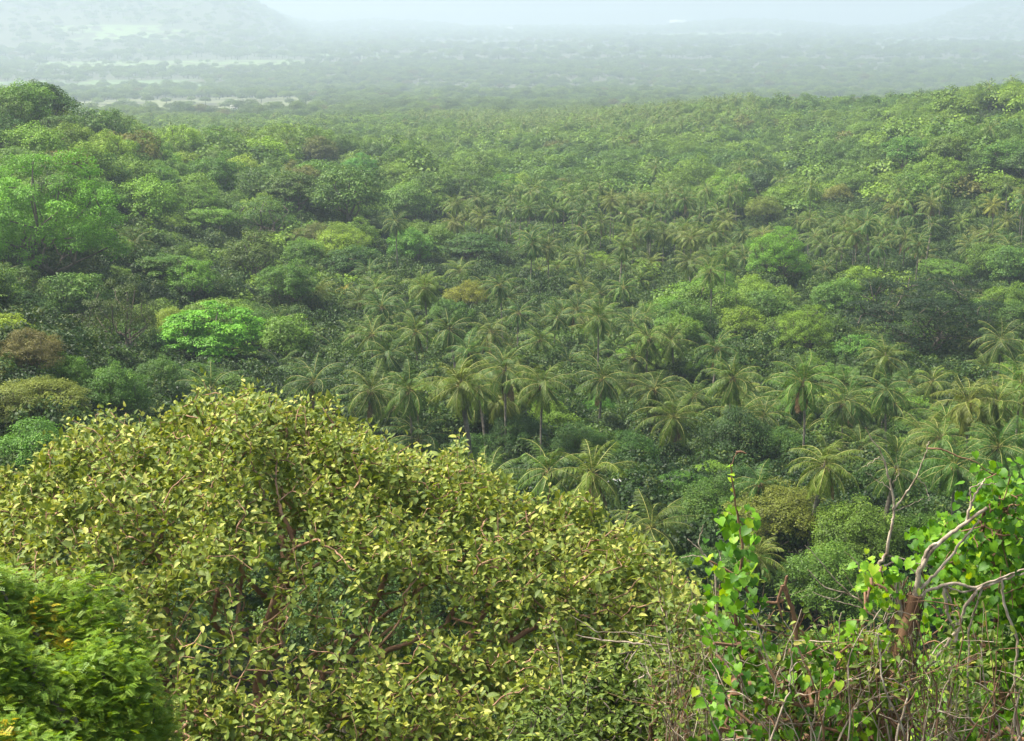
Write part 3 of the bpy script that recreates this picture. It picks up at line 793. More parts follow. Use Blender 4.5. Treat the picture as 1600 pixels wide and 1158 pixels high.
pts = np.column_stack([XY, terrain(XY[:, 0], XY[:, 1])])
rot = np.column_stack([np.zeros(n), np.zeros(n), r2.uniform(0, 6.28, n)])
scl = np.column_stack([W/10, W/10, Hh/10])
mass_n = n
# far ones
bands = [(1300, 2300, 17, 1.3, 2.1, .9), (2300, 4600, 21, 1.5, 2.7, .72), (4600, 11500, 44, 2.6, 4.6, .6)]
for (b0, b1, bs, k0, k1, pr_) in bands:
    Pf = scatter(b0, b1, bs, .40); pf = 800+F*Pf[:, 0]/Pf[:, 1]; rf = np.hypot(Pf[:, 0], Pf[:, 1])
    wood = .5+.5*np.sin(rf/190+pf*.006)*np.sin(pf*.013+rf/410)       # belts of trees and thinner ground between
    keep = ~(in_field(pf, rf) & (r2.random(len(Pf)) > .08)) & (r2.random(len(Pf)) < pr_*(.3+1.0*wood)); Pf = Pf[keep]; nf = len(Pf)
    s_ = r2.uniform(k0, k1, nf)
    pts = np.concatenate([pts, np.column_stack([Pf, terrain(Pf[:, 0], Pf[:, 1])-1])])
    rot = np.concatenate([rot, np.column_stack([np.zeros(nf), np.zeros(nf), r2.uniform(0, 6.28, nf)])])
    scl = np.concatenate([scl, np.column_stack([s_, s_, s_*r2.uniform(.5, .85, nf)])])
nf = len(pts)-n
near_lo = len(A)
idx = np.concatenate([r2.integers(0, 4, n), 4+r2.integers(0, 2, nf)])
tf = tints(pts); tf[n:] *= .72
mass('far_forest', pts, rot, scl, idx, tf, [m for m in reversed(LO+LOFAR)][::-1], 'hazy broadleaf forest covering the far valley')
print('far forest', len(pts))
# far palms
A = [(h['x'], h['y'], h['z']-h['g'], h['W']) for h in restP]
XY = np.concatenate([np.array([[a[0], a[1]] for a in A]).reshape(-1, 2), Pp]); n = len(XY)
Hp = np.concatenate([[a[2] for a in A], r2.uniform(9, 13, len(Pp))]); g_ = terrain(XY[:, 0], XY[:, 1])
def mass_palm_mesh(i):
    r = np.random.default_rng(220+i); g = palm_crown(r, nf=17, nlf=14, lw=.16)
    g.V = [v+np.array([0, 0, 11.]) for v in g.V]
    tube(g, [[0, 0, -1], [.3, 0, 5], [0, 0, 11]], [.16, .13, .11], 5, 2)
    return g.mesh('palm_of_mass_%d' % i, [M_palm_i, M_rachis, M_palmbark])
tp = np.tile(np.array([[.065, .135, .025]]), (n, 1))*r2.uniform(.8, 1.25, (n, 1))
mass('far_palm_grove', np.column_stack([XY, g_]), np.column_stack([np.zeros(n), np.zeros(n), r2.uniform(0, 6.28, n)]),
     np.column_stack([np.full(n, 1.0), np.full(n, 1.0), Hp/11]), r2.integers(0, 3, n), tp, [mass_palm_mesh(i) for i in range(3)], 'distant mass of small palms beyond the grove')
# undergrowth
def shrub_mesh(seed, nleaf=1700, leaf=.24):
    r = np.random.default_rng(seed); g, lb = crown_geo(r, R=2.3, zc=1.2, hz=1.5, nl=12, lr=.95, nsub=6, nleaf=nleaf, leaf=leaf, low=-.1)
    return g.mesh('shrub_%d' % seed, [M_leaf_i])
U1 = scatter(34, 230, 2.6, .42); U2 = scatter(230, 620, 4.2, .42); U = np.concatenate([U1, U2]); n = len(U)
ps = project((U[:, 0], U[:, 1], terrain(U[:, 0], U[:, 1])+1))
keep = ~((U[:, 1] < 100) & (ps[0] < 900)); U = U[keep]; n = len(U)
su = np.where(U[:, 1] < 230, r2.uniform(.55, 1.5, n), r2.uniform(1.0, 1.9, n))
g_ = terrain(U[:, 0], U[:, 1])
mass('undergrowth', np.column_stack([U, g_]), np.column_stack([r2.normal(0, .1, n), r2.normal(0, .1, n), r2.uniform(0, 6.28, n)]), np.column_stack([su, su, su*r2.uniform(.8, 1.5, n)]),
     r2.integers(0, 3, n), tints(U)*np.array([.3, .38, .36]), [shrub_mesh(301), shrub_mesh(302), shrub_mesh(303, 2600, .18)], 'low leafy undergrowth between the trunks')  # tints cut well down to paint shade into the gaps between crowns
print('masses', time.time()-T0)

# ------------------------------------------------------------------ ground sheet and fields
rings = np.concatenate([[0.001], np.geomspace(1, 60, 44), np.geomspace(62, 1600, 120), np.geomspace(1650, 14000, 70)])
az = np.concatenate([np.linspace(-PI, -.62, 60, endpoint=False), np.linspace(-.62, .62, 240, endpoint=False), np.linspace(.62, PI, 60, endpoint=False)])
Rg, Ag = np.meshgrid(rings, az, indexing='ij'); X = Rg*np.sin(Ag); Y = Rg*np.cos(Ag); Z = terrain(X, Y)
nr, na_ = Rg.shape; i, j = np.meshgrid(np.arange(nr-1), np.arange(na_), indexing='ij'); j2 = (j+1) % na_
Fq = np.stack([i*na_+j, i*na_+j2, (i+1)*na_+j2, (i+1)*na_+j], -1).reshape(-1, 4)
m, nt, N, L = new_mat('forest_floor')
out = N.new('ShaderNodeOutputMaterial'); pb = N.new('ShaderNodeBsdfPrincipled'); L.new(pb.outputs[0], out.inputs['Surface']); pb.inputs['Roughness'].default_value = .95
tc = N.new('ShaderNodeTexCoord')
n1 = N.new('ShaderNodeTexNoise'); n1.inputs['Scale'].default_value = .7; n1.inputs['Detail'].default_value = 8; L.new(tc.outputs['Object'], n1.inputs[0])
n2 = N.new('ShaderNodeTexNoise'); n2.inputs['Scale'].default_value = .02; n2.inputs['Detail'].default_value = 6; L.new(tc.outputs['Object'], n2.inputs[0])
c1 = N.new('ShaderNodeValToRGB'); c1.color_ramp.elements[0].position = .35; c1.color_ramp.elements[1].position = .65
c1.color_ramp.elements[0].color = (.035, .03, .018, 1); c1.color_ramp.elements[1].color = (.05, .075, .022, 1); L.new(n1.outputs[0], c1.inputs[0])
c2 = N.new('ShaderNodeValToRGB'); c2.color_ramp.elements[0].position = .4; c2.color_ramp.elements[1].position = .62
c2.color_ramp.elements[0].color = (.9, .9, .9, 1); c2.color_ramp.elements[1].color = (1.3, 1.2, 1.0, 1); L.new(n2.outputs[0], c2.inputs[0])
mm = N.new('ShaderNodeMix'); mm.data_type = 'RGBA'; mm.blend_type = 'MULTIPLY'; mm.inputs[0].default_value = 1
L.new(c1.outputs[0], mm.inputs[6]); L.new(c2.outputs[0], mm.inputs[7]); L.new(mm.outputs[2], pb.inputs['Base Color'])
setting('ground', mk_mesh('ground', np.stack([X, Y, Z], -1).reshape(-1, 3), [Fq], [m], smooth=True))
FM = {'tan': plain_mat('dry_field', (.10, .12, .045), .95, .3, .02), 'green': plain_mat('green_field', (.08, .14, .04), .95, .3, .03), 'bright': plain_mat('bright_field', (.11, .17, .045), .95, .25, .015)}
for (a, b, c, e, k) in FIELD_DEF:
    nu, nv = 30, 12; u = np.linspace(0, 1, nu); v = np.linspace(0, 1, nv); uu, vv = np.meshgrid(u, v, indexing='ij')
    r_ = c+(e-c)*(vv*.92+.04)+ (e-c)*.1*np.sin(uu*7)*(1-2*abs(vv-.5)); pxx = a+(b-a)*uu+ 25*np.sin(vv*6)
    az_ = np.arctan((pxx-800)/F); X = r_*np.sin(az_); Y = r_*np.cos(az_); Z = terrain(X, Y)+.6
    i, j = np.meshgrid(np.arange(nu-1), np.arange(nv-1), indexing='ij')
    f = np.stack([i*nv+j, (i+1)*nv+j, (i+1)*nv+j+1, i*nv+j+1], -1).reshape(-1, 4)
    setting('field', mk_mesh('field', np.stack([X, Y, Z], -1).reshape(-1, 3), [f], [FM[k]], smooth=True))

# ------------------------------------------------------------------ houses and poles in the valley
def box(g, x0, x1, y0, y1, z0, z1, slot=0):
    V = np.array([[x, y, z] for z in (z0, z1) for y in (y0, y1) for x in (x0, x1)], float)
    g.add(V, [np.array([[0, 2, 3, 1], [4, 5, 7, 6], [0, 1, 5, 4], [2, 6, 7, 3], [0, 4, 6, 2], [1, 3, 7, 5]])], slot)
def house(px, py, w, h, dep, label, d=None, rz=0., name='house', roofm=None, lift=0):
    d = d or solve(px, py, h*.6, 80, 9000) or 4000.
    p = ray(px, py, d); gz = tz(p[0], p[1])+lift
    root = thing(name, label, 'house', (p[0], p[1], gz), rz)
    g = Geo(); box(g, -w/2, w/2, -dep/2, dep/2, -1, h)
    V = np.array([[-w/2, -dep/2, h], [-w/2, dep/2, h], [-w/2, 0, h+dep*.28], [w/2, -dep/2, h], [w/2, dep/2, h], [w/2, 0, h+dep*.28]])
    g.add(V, [np.array([[0, 2, 1], [3, 4, 5]])], 0)
    part('wall', g.mesh('wall', [M_wall]), root)
    g = Geo(); t = .12; o = .45
    for sg in (-1, 1):
        y1, z1, y0, z0 = sg*(dep/2+o), h-o*.56+.02, 0, h+dep*.28+.02
        V = [[-w/2-o, y1, z1], [w/2+o, y1, z1], [w/2+o, y0, z0], [-w/2-o, y0, z0], [-w/2-o, y1, z1+t], [w/2+o, y1, z1+t], [w/2+o, y0, z0+t], [-w/2-o, y0, z0+t]]
        g.add(V, [np.array([[0, 1, 2, 3], [4, 5, 6, 7], [0, 1, 5, 4], [1, 2, 6, 5], [3, 0, 4, 7]])], 0)
    part('roof', g.mesh('roof', [roofm or M_roofw]), root)
    g = Geo(); box(g, -.5, .5, -dep/2-.04, -dep/2+.02, 0, 2.05); part('door', g.mesh('door', [M_dark]), root)
    for x in (-w*.32, w*.32):
        g = Geo(); box(g, x-.45, x+.45, -dep/2-.04, -dep/2+.02, 1.0, 2.0); part('window', g.mesh('window', [M_dark]), root)
house(980, 786, 2.4, 2.0, 2.2, 'small white-roofed hut half hidden between low palms', rz=.3, lift=.9)
house(1180, 183, 8, 3, 6, 'pale house among trees below the far middle ridge', lift=3)
house(366, 172, 7, 3, 6, 'small white house where the left slope meets the dry field', d=1750, lift=4)
house(790, 45, 90, 14, 35, 'long white building on the horizon plain, left of centre', d=10300)
house(895, 66, 60, 8, 25, 'long low white building in the hazy middle plain', d=6800)
house(1060, 20, 130, 22, 45, 'large white building high on the hazy horizon', d=12500)
def pole(px, py0, py1, d, label):
    d = solve(px, py1, 2.5, 300, 1400) or d; b = ray(px, py1, d); t = ray(px, py0, d); gz = tz(b[0], b[1])
    root = thing('bare_trunk', label, 'dead tree', (b[0], b[1], gz)); g = Geo()
    h = t[2]-gz; tube(g, [[0, 0, -1], [.2, 0, h*.5], [0, 0, h]], [.22, .19, .15], 6)
    g2 = Geo()
    part('trunk', g.mesh('pale_trunk', [M_roofw], True), root)
    for k, a in enumerate((.9, 2.6, -1.2)): tube(g2, [[0, 0, h*.86], [math.cos(a)*.8, math.sin(a)*.8, h*.96], [math.cos(a)*1.2, math.sin(a)*1.2, h*1.06]], [.07, .05, .02], 5)
    part('branch', g2.mesh('pale_branch', [M_roofw], True), root)
pole(1098, 199, 222, 640, 'white bare trunk standing among trees right of centre')
pole(1220, 202, 210, 700, 'short pale bare trunk on the right middle slope')
pole(1526, 203, 216, 560, 'pale bare trunk on the face of the right-hand ridge')

# ------------------------------------------------------------------ foreground tree (large felted leaves, reddish limbs)
def fg_tree():
    r = np.random.default_rng(42)
    cx, cy, cz = -4.0, 26.0, 45.2
    ground = tz(-4.4, 25.5)
    base = np.array([-4.6, 25.0, ground])
    # silhouette measured against the photograph
    sil_px = np.array([-200, 0, 60, 130, 200, 270, 340, 395, 440, 500, 560, 620, 680, 760, 860, 950, 1010, 1060, 1095, 1130])
    sil_py = np.array([790, 752, 712, 688, 668, 652, 645, 612, 655, 678, 690, 712, 738, 758, 806, 836, 862, 890, 935, 1010])
    Pn, Nn, kind = [], [], []
    def top_z(x, y):
        # crown roof: highest along y=27, falling towards the camera and behind
        d = 27.0; px, _ = project((x*d/y if False else x, d, 50))
        py = np.interp(800+F*x/(d*1.03), sil_px, sil_py)
        zt = ray(800, py, d)[2]
        q = (y-27.0)
        fall = np.where(q < 0, .068*q*q+.05*abs(q), .10*q*q)
        return zt-fall
    # cluster sites: roof shell with lumps
    n = 11000
    x = r.uniform(-12.5, 3.9, n); y = r.uniform(19.6, 30.5, n)
    lump = .1+.2*np.sin(x*2.6+y*.8)+.16*np.sin(y*2.3-x*1.1+1)+.15*np.sin(x*4.1)*np.sin(y*3.7)
    z = top_z(x, y)-.12+lump-np.abs(r.normal(0, .5, n))
    z += (r.random(n) < .07)*r.uniform(.1, .5, n)
    shell = np.stack([x, y, z], 1)
    # right flank rounds off
    nz = np.sin(x*2.7+y*1.3+2)*np.sin(y*3.1-x*1.7)+.5*np.sin(x*5.3+1)*np.sin(y*4.7)+.3*np.sin(x*9+y*7)
    keepm = (nz > -.4) | (r.random(n) < .22)
    shell = shell[keepm]
    # inner foliage below the roof, sparser
    m = 5200
    x = r.uniform(-11.5, 3.4, m); y = r.uniform(18.8, 29.5, m); dz = r.uniform(.5, 6.5, m)
    z = top_z(x, y)-dz
    # open windows where the limbs show
    px, py = project((x, y, z))
    hole = (((px-430)/190)**2+((py-960)/110)**2 < 1) | (((px-690)/90)**2+((py-965)/70)**2 < 1) 
    hole |= (((px-220)/80)**2+((py-940)/60)**2 < 1)
    k = ~(hole & (r.random(m) < .55)) & (z > ground+5.5)
    inner = np.stack([x, y, z], 1)[k]
    px, py = project(shell.T); hole = (((px-420)/170)**2+((py-970)/115)**2 < 1) | (((px-460)/60)**2+((py-860)/50)**2 < 1) | (((px-640)/100)**2+((py-960)/70)**2 < 1)
    shell = shell[~(hole & (r.random(len(shell)) < .66))]
    # support points for limbs
    s = 160
    x = r.uniform(-9.5, 1.5, s); y = r.uniform(21.5, 28.5, s); z = top_z(x, y)-r.uniform(1.5, 4.5, s)
    sup = np.stack([x, y, z], 1)
    fork = base+np.array([.2, -.6, 4.6])
    allp = np.vstack([sup, shell, inner])
    P, par, order = grow(allp, fork, .28)
    root = thing('foreground_tree', 'big-leaved yellow-green tree with reddish forking limbs across the lower left', 'tree', tuple(base))
    g = Geo()
    branches(g, P-base, par, order, .008, .26, 2.3, rng=r, wig=.012)
    tube(g, spline(np.array([[0, 0, -1.2], [.1, -.1, .5], [-.1, -.4, 2.4], fork-base]), 4), np.linspace(.36, .27, 13), 10)
    part('trunk', g.mesh('foreground_limbs', [M_fgbark], True), root)
    # leaves: rosettes at the sites
    sites = np.vstack([shell, inner])-base; ns = len(sites); isshell = np.arange(ns) < len(shell)
    per = 9; rr = np.repeat(np.arange(ns), per)
    axis = nrmz(np.array([0, -.25, 1.])+r.normal(0, .45, (ns, 3)))
    a0 = r.uniform(0, 6.28, ns)
    kk = np.tile(np.arange(per), ns)
    ang = a0[rr]+kk*2.4
    ax = axis[rr]; ref = nrmz(np.cross(ax, np.array([1., 0, 0]))); bi = np.cross(ax, ref)
    el = (1-kk/per)*1.05-.15+r.normal(0, .25, len(rr))       # inner young leaves stand up
    outw = np.cos(ang)[:, None]*ref+np.sin(ang)[:, None]*bi
    Td = outw*np.cos(el)[:, None]+ax*np.sin(el)[:, None]-np.array([0, 0, .25])
    Nn = ax*np.cos(el)[:, None]-outw*np.sin(el)[:, None]+r.normal(0, .3, (len(rr), 3))
    Ls = (.085+.010*kk)*r.uniform(.75, 1.35, len(rr))
    Pl = sites[rr]+outw*.035+ax*(.10-.045*kk)[:, None]*1.1+r.normal(0, .035, (len(rr), 3))
    young = (kk < 3)*.24
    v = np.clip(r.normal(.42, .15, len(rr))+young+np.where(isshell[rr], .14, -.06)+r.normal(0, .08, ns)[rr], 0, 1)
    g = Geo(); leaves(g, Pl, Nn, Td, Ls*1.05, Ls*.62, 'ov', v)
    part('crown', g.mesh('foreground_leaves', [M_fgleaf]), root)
    print('fg leaves', len(rr))
fg_tree()

# ------------------------------------------------------------------ feathery bush lower left
def feather_bush(bx, by, sil, label, seed, xr, yr, n=3600, depth=2.6, z0=None):
    r = np.random.default_rng(seed)
    g0 = tz(bx, by); base = np.array([bx, by, g0])
    x = r.uniform(*xr, n); y = r.uniform(*yr, n); yc = yr[1]
    py = np.interp(800+F*x/(yc*1.03), sil[0], sil[1]); zt = CAMZ+(ray(800, 0, 1)[2]-CAMZ)*0
    zt = np.array([ray(800, p, yc)[2] for p in py])
    z = zt-.10*(yc-y)**2-.12*np.abs(yc-y)+.22*np.sin(x*3+y*2)+.16*np.sin(y*5-x*2)-np.abs(r.normal(0, .4, n))-(r.random(n) < .3)*r.uniform(0, 1.4, n)
    S = np.stack([x, y, z], 1)
    idx = r.choice(n, min(n, 900), replace=False)
    sup = S[idx[:60]]-np.array([0, 0, 1.0])
    P, par, order = grow(np.vstack([sup, S[idx]-np.array([0, 0, .12])]), base+np.array([0, 0, .8]), .3)
    root = thing('feathery_shrub', label, 'shrub', tuple(base))
    g = Geo(); branches(g, P-base, par, order, .006, .11, 2.3, rng=r, wig=.02); tube(g, [[0, 0, -.6], [0, 0, .8]], [.14, .11], 8)
    part('stem', g.mesh('shrub_stems', [M_bark], True), root)
    # compound leaves
    per = 5; ns = n*per; site = np.repeat(S-base, per, 0)+r.normal(0, .05, (ns, 3))
    az = r.uniform(0, 6.28, ns); el = r.uniform(-.35, .75, ns)
    T = np.stack([np.cos(az)*np.cos(el), np.sin(az)*np.cos(el), np.sin(el)], 1)
    Nn = nrmz(np.cross(T, np.stack([-np.sin(az), np.cos(az), np.zeros(ns)], 1))*1.0); Nn = Nn*np.sign(Nn[:, 2:3]+1e-9)
    Nn = nrmz(Nn+r.normal(0, .3, (ns, 3))); Sd = np.cross(Nn, T)
    Lr = r.uniform(.07, .135, ns); vb = np.clip(np.repeat(r.normal(.45, .13, n), per)+r.normal(0, .1, ns)+.25*(r.random(ns) < .04), 0, 1)
    yel = np.repeat((np.sin(S[:, 0]*2.3+1)*np.sin(S[:, 1]*3.1) > .86) & (r.random(n) < .5), per); vb = np.where(yel, .97, vb)
    g = Geo()
    for k in range(6):
        t = (k+.7)/6
        for sg in (-1, 1):
            p = site+T*(Lr*t)[:, None]-np.array([0, 0, .03])*t*t
            leaves(g, p, Nn, Sd*sg+T*.6, Lr*.36*(1.15-.5*t), Lr*.12, 'q', vb)
    part('foliage', g.mesh('feathery_leaves', [M_fern]), root)
feather_bush(-4.2, 16.0, (np.array([-250, 0, 60, 110, 160, 200, 225, 240, 262]), np.array([880, 868, 905, 925, 940, 985, 1020, 1060, 1140])), 'bright green feathery shrub filling the bottom left corner', 51, (-7.2, -3.75), (14.2, 17.2), n=11500)

# ------------------------------------------------------------------ glossy undershrubs along the bottom
def small_shrub(px0, px1, py_top, d, label, seed, mat, n=500, leaf=.11, name='glossy_shrub', tm='ov', asp=.42, stem=M_bark, up=.4):
    r = np.random.default_rng(seed); pc = (px0+px1)/2
    b = ray(pc, py_top, d); W = (px1-px0)*d/F/2; g0 = tz(b[0], b[1]); base = np.array([b[0], b[1], g0])
    H = b[2]-g0
    a = r.uniform(0, 6.28, n); q = np.sqrt(r.random(n)); x = q*np.cos(a)*W; y = q*np.sin(a)*W*.8
    z = H-(q**2)*H*.22-np.abs(r.normal(0, .3, n))+.12*np.sin(x*6)+.1*np.sin(y*7)-(r.random(n) < .45)*r.uniform(0, min(2.4, H*.7), n)
    S = np.stack([x, y, z], 1)
    P, par, order = grow(S, np.array([0, 0, .5]), .35)
    root = thing(name, label, 'shrub', tuple(base)); g = Geo(); branches(g, P, par, order, .005, .06, 2.3, rng=r, wig=.01); tube(g, [[0, 0, -.6], [0, 0, .5]], [.08, .06], 6)
    part('stem', g.mesh('shrub_stem', [stem], True), root)
    per = 8; ns = n*per; site = np.repeat(S, per, 0)+r.normal(0, .045, (ns, 3))
    az = r.uniform(0, 6.28, ns); el = r.uniform(-.5, .8, ns)
    T = np.stack([np.cos(az)*np.cos(el), np.sin(az)*np.cos(el), np.sin(el)], 1)
    Nn = nrmz(r.normal(0, .5, (ns, 3))+np.array([0, -.2, 1])); Ls = leaf*r.uniform(.6, 1.3, ns)
    g = Geo(); leaves(g, site, Nn, T, Ls, Ls*asp, tm, np.clip(np.repeat(r.normal(.45, .12, n), per)+r.normal(0, .15, ns), 0, 1))
    part('foliage', g.mesh('shrub_leaves', [mat]), root)
small_shrub(780, 1000, 1075, 13, 'olive dry-leaved shrub at the bottom, right of centre', 64, M_brush, 420, .08, 'dry_shrub')
small_shrub(1010, 1190, 960, 11.5, 'loose pale-leaved shrub at the foot of the leafy vine column', 65, M_brush, 260, .075, 'dry_shrub', stem=M_deadbr)
small_shrub(1150, 1350, 1010, 10.5, 'brownish tangled dry shrub between the vine column and the old stump', 66, M_brush, 120, .06, 'dry_shrub', asp=.3, stem=M_deadbr)
small_shrub(900, 1090, 1010, 13, 'yellowish dry shrub left of the vine column, above the bleached sticks', 67, M_brush, 420, .08, 'dry_shrub')

# ------------------------------------------------------------------ right-hand vines and dead wood
def poly(pts, d):
    """photo pixels (px, py[, distance]) to world points"""
    return np.array([ray(p[0], p[1], p[2] if len(p) > 2 else d) for p in pts])
def wob(r, pts, k=6, a=.012):
    q = spline(pts, k); q[1:-1] += r.normal(0, a*.45, (len(q)-2, 3)); return q
def heart_leaves(g, r, sites, n_per, leaf, spread, facing=-.55, vm=.5):
    ns = len(sites)*n_per; p = np.repeat(sites, n_per, 0)+r.normal(0, 1, (ns, 3))*spread
    Nn = nrmz(np.array([0, facing, .75])+r.normal(0, .42, (ns, 3)))
    T = np.array([0, -.25, -.9])+r.normal(0, .5, (ns, 3)); Ls = leaf*.7*r.uniform(.45, 1.3, ns)
    leaves(g, p, Nn, T, Ls, Ls*.92, 'ht', np.clip(r.normal(vm, .2, ns), 0, 1))
def vine_column():
    r = np.random.default_rng(71); d = 9.6
    main = poly([(1160, 1170), (1158, 1060), (1150, 960), (1160, 860), (1150, 790), (1142, 730), (1152, 708)], d)
    gz = tz(main[0][0], d); base = np.array([main[0][0], d, gz]); main = np.vstack([base, main])
    root = thing('climbing_vine', 'upright column of heart-leaved green vine with a thin curling tip', 'vine', tuple(base)); g = Geo()
    q = wob(r, main-base, 7, .006); tube(g, q, np.linspace(.018, .002, len(q)), 6)
    for k in range(3):
        q2 = wob(r, (main-base)[:-4]+r.normal(0, .03, (len(main)-4, 3)), 6, .012); tube(g, q2, np.linspace(.016, .005, len(q2)), 5)
    for pl in ([(1158, 905), (1125, 885), (1100, 872)], [(1155, 900), (1175, 935), (1215, 955)], [(1160, 960), (1200, 985), (1260, 1000)], [(1150, 708), (1158, 706), (1166, 709)]):
        q3 = wob(r, poly(pl, d)-base, 6, .003); tube(g, q3, np.linspace(.012, .003, len(q3)), 5)
    part('stem', g.mesh('vine_stems', [M_deadbr], True), root)
    g = Geo()
    ys = np.concatenate([r.uniform(800, 930, 62), r.uniform(930, 1160, 60)])
    xs = 1152+r.normal(0, 1, 122)*np.where(ys < 930, 17, 34)*np.where(ys < 830, .6, 1)
    heart_leaves(g, r, poly(np.column_stack([xs, ys, d+r.normal(0, .12, 122)]), d)-base, 2, .095, .05, vm=.5)
    tip = [(1139, 742), (1146, 752), (1141, 762), (1147, 776), (1140, 788), (1154, 792), (1136, 800), (1144, 728)]
    heart_leaves(g, r, poly(tip, d)-base, 1, .06, .004, vm=.9)
    heart_leaves(g, r, poly([(1105, 872), (1096, 880), (1112, 868), (1120, 884), (1185, 1000), (1168, 1022), (1202, 1025), (1132, 1042), (1180, 995)], d-.2)-base, 1, .085, .01, vm=.9)
    part('foliage', g.mesh('vine_leaves', [M_vine]), root)
vine_column()

def dead_tree():
    r = np.random.default_rng(72); d = 9.8
    bp = poly([(1385, 1165)], d)[0]; gz = tz(bp[0], d); base = np.array([bp[0], d, gz])
    root = thing('dead_tree', 'broken old stump with thick leaning limbs, wrapped in dry vine stems', 'dead tree', tuple(base))
    g = Geo()
    def br(pl, r0, r1, n=7, a=.008, slot=0):
        q = wob(r, poly(pl, d)-base, 7, a); tube(g, q, np.linspace(r0, r1, len(q))*.62, n, slot)
    q = spline(np.vstack([[0, 0, -.5], poly([(1388, 1150), (1400, 1050), (1418, 975), (1430, 930)], d)-base]), 6)
    tube(g, q, np.interp(np.linspace(0, 1, len(q)), [0, .4, 1], [.09, .07, .05]), 9, 1)
    br([(1428, 940), (1438, 890), (1460, 855), (1498, 825), (1542, 793)], .032, .018, 8)
    br([(1442, 880), (1452, 855), (1470, 846), (1478, 842)], .022, .012)
    br([(1425, 930), (1460, 900), (1500, 850), (1530, 812)], .020, .010)
    br([(1510, 820), (1518, 785), (1532, 760), (1540, 748)], .018, .006)
    br([(1520, 790), (1515, 765), (1530, 757), (1556, 756)], .010, .004)
    br([(1412, 985), (1402, 930), (1385, 900), (1368, 885)], .030, .016)
    br([(1420, 950), (1445, 925), (1490, 912), (1530, 918), (1570, 905), (1600, 896)], .020, .012)
    br([(1475, 915), (1505, 925), (1550, 908), (1600, 890), (1640, 885)], .013, .008)
    br([(1475, 918), (1480, 960), (1493, 985), (1495, 1000)], .020, .012)
    br([(1478, 920), (1490, 955), (1496, 980)], .014, .010)
    br([(1535, 915), (1510, 945), (1496, 990), (1484, 1040), (1482, 1165)], .018, .020)
    br([(1495, 985), (1470, 1020), (1445, 1050), (1425, 1085)], .018, .012)
    br([(1535, 920), (1515, 980), (1512, 1080), (1505, 1165)], .012, .012)
    br([(1565, 905), (1570, 950), (1590, 1000), (1585, 1060), (1592, 1165)], .014, .014)
    br([(1360, 1030), (1363, 1000), (1362, 985)], .034, .032, 8, .002, 1)
    for k in range(60):
        x0 = r.uniform(1340, 1430); x1 = r.uniform(1398, 1450)
        br([(x0-20, 1160), (x0, 1070+r.uniform(-20, 20)), ((x0+x1)/2+r.uniform(-8, 8), 1000), (x1, 925+r.uniform(-25, 30))], r.uniform(.006, .014), r.uniform(.004, .009), 5, .014, int(r.random() < .6))
    part('trunk', g.mesh('dead_wood', [M_dead, M_deadbr], True), root)
    # pale forked branch
    g = Geo()
    br([(1368, 886), (1385, 865), (1393, 820), (1397, 790), (1390, 750), (1378, 712), (1352, 668)], .020, .005)
    br([(1397, 795), (1420, 765), (1434, 740), (1447, 705), (1452, 690)], .011, .004)
    br([(1432, 748), (1445, 757), (1451, 775), (1452, 782)], .006, .003)
    br([(1394, 765), (1372, 752), (1352, 738)], .005, .002)
    br([(1390, 745), (1376, 715), (1362, 722), (1348, 730)], .005, .002)
    br([(1396, 800), (1420, 790), (1442, 780)], .005, .002)
    br([(1395, 755), (1405, 740), (1400, 715)], .004, .002)
    br([(1385, 868), (1425, 878), (1450, 885)], .008, .004)
    br([(1368, 886), (1410, 880), (1440, 905)], .010, .006)
    part('pale_branch', g.mesh('pale_branch', [M_dead], True), root)
dead_tree()

def vine_thicket(label, seed, regs, d, base_px, nstem, leaf=.085, name='vine_thicket', vm=.45, loops=()):
    r = np.random.default_rng(seed)
    bp = poly([(base_px, 1165)], d)[0]; base = np.array([bp[0], d, tz(bp[0], d)])
    root = thing(name, label, 'vine', tuple(base)); pts = []
    for (x0, x1, y0, y1, n, dd) in regs:
        xs = r.uniform(x0, x1, n); ys = r.uniform(y0, y1, n)
        pts.append(poly(np.column_stack([xs, ys, d+dd+r.normal(0, .22, n)]), d))
    S = np.vstack(pts)-base; S = S[np.argsort(S[:, 2])]
    sel = S[r.choice(len(S), min(len(S), nstem), replace=False)]
    P, par, order = grow(sel, np.array([0, 0, .1]), .15); g = Geo(); branches(g, P, par, order, .004, .035, 2.4, rng=r, wig=.015)
    for pl in loops:
        q = wob(r, poly(pl, d)-base, 6, .004); tube(g, q, np.linspace(.007, .003, len(q)), 5)
    part('stem', g.mesh('thicket_stems', [M_deadbr], True), root)
    g = Geo(); heart_leaves(g, r, S, 3, leaf, .05, vm=vm); part('foliage', g.mesh('thicket_leaves', [M_vine]), root)
vine_thicket('heart-leaved vine mass climbing the right edge, bright at its leaning top', 81,
  [(1535, 1580, 735, 800, 45, 0), (1530, 1600, 760, 850, 90, .2), (1540, 1640, 840, 960, 170, .3), (1470, 1560, 800, 900, 90, .5), (1430, 1540, 820, 930, 120, .9), (1440, 1660, 930, 1170, 520, .7), (1600, 1720, 900, 1170, 260, .3)], 10.2, 1560, 420,
  loops=([(1447, 700), (1470, 702), (1500, 714), (1525, 722), (1545, 738)], [(1545, 738), (1560, 750), (1563, 790), (1566, 850), (1580, 905), (1582, 950)]))
vine_thicket('low bright vine leaves just left of the old stump', 82, [(1352, 1400, 885, 935, 34, 0), (1300, 1390, 985, 1050, 60, 0), (1310, 1400, 1050, 1165, 110, .1)], 9.5, 1350, 120, vm=.7)
vine_thicket('small patch of vine leaves below the vine column', 83, [(1110, 1330, 1000, 1165, 140, 0)], 9.3, 1190, 60, vm=.4)

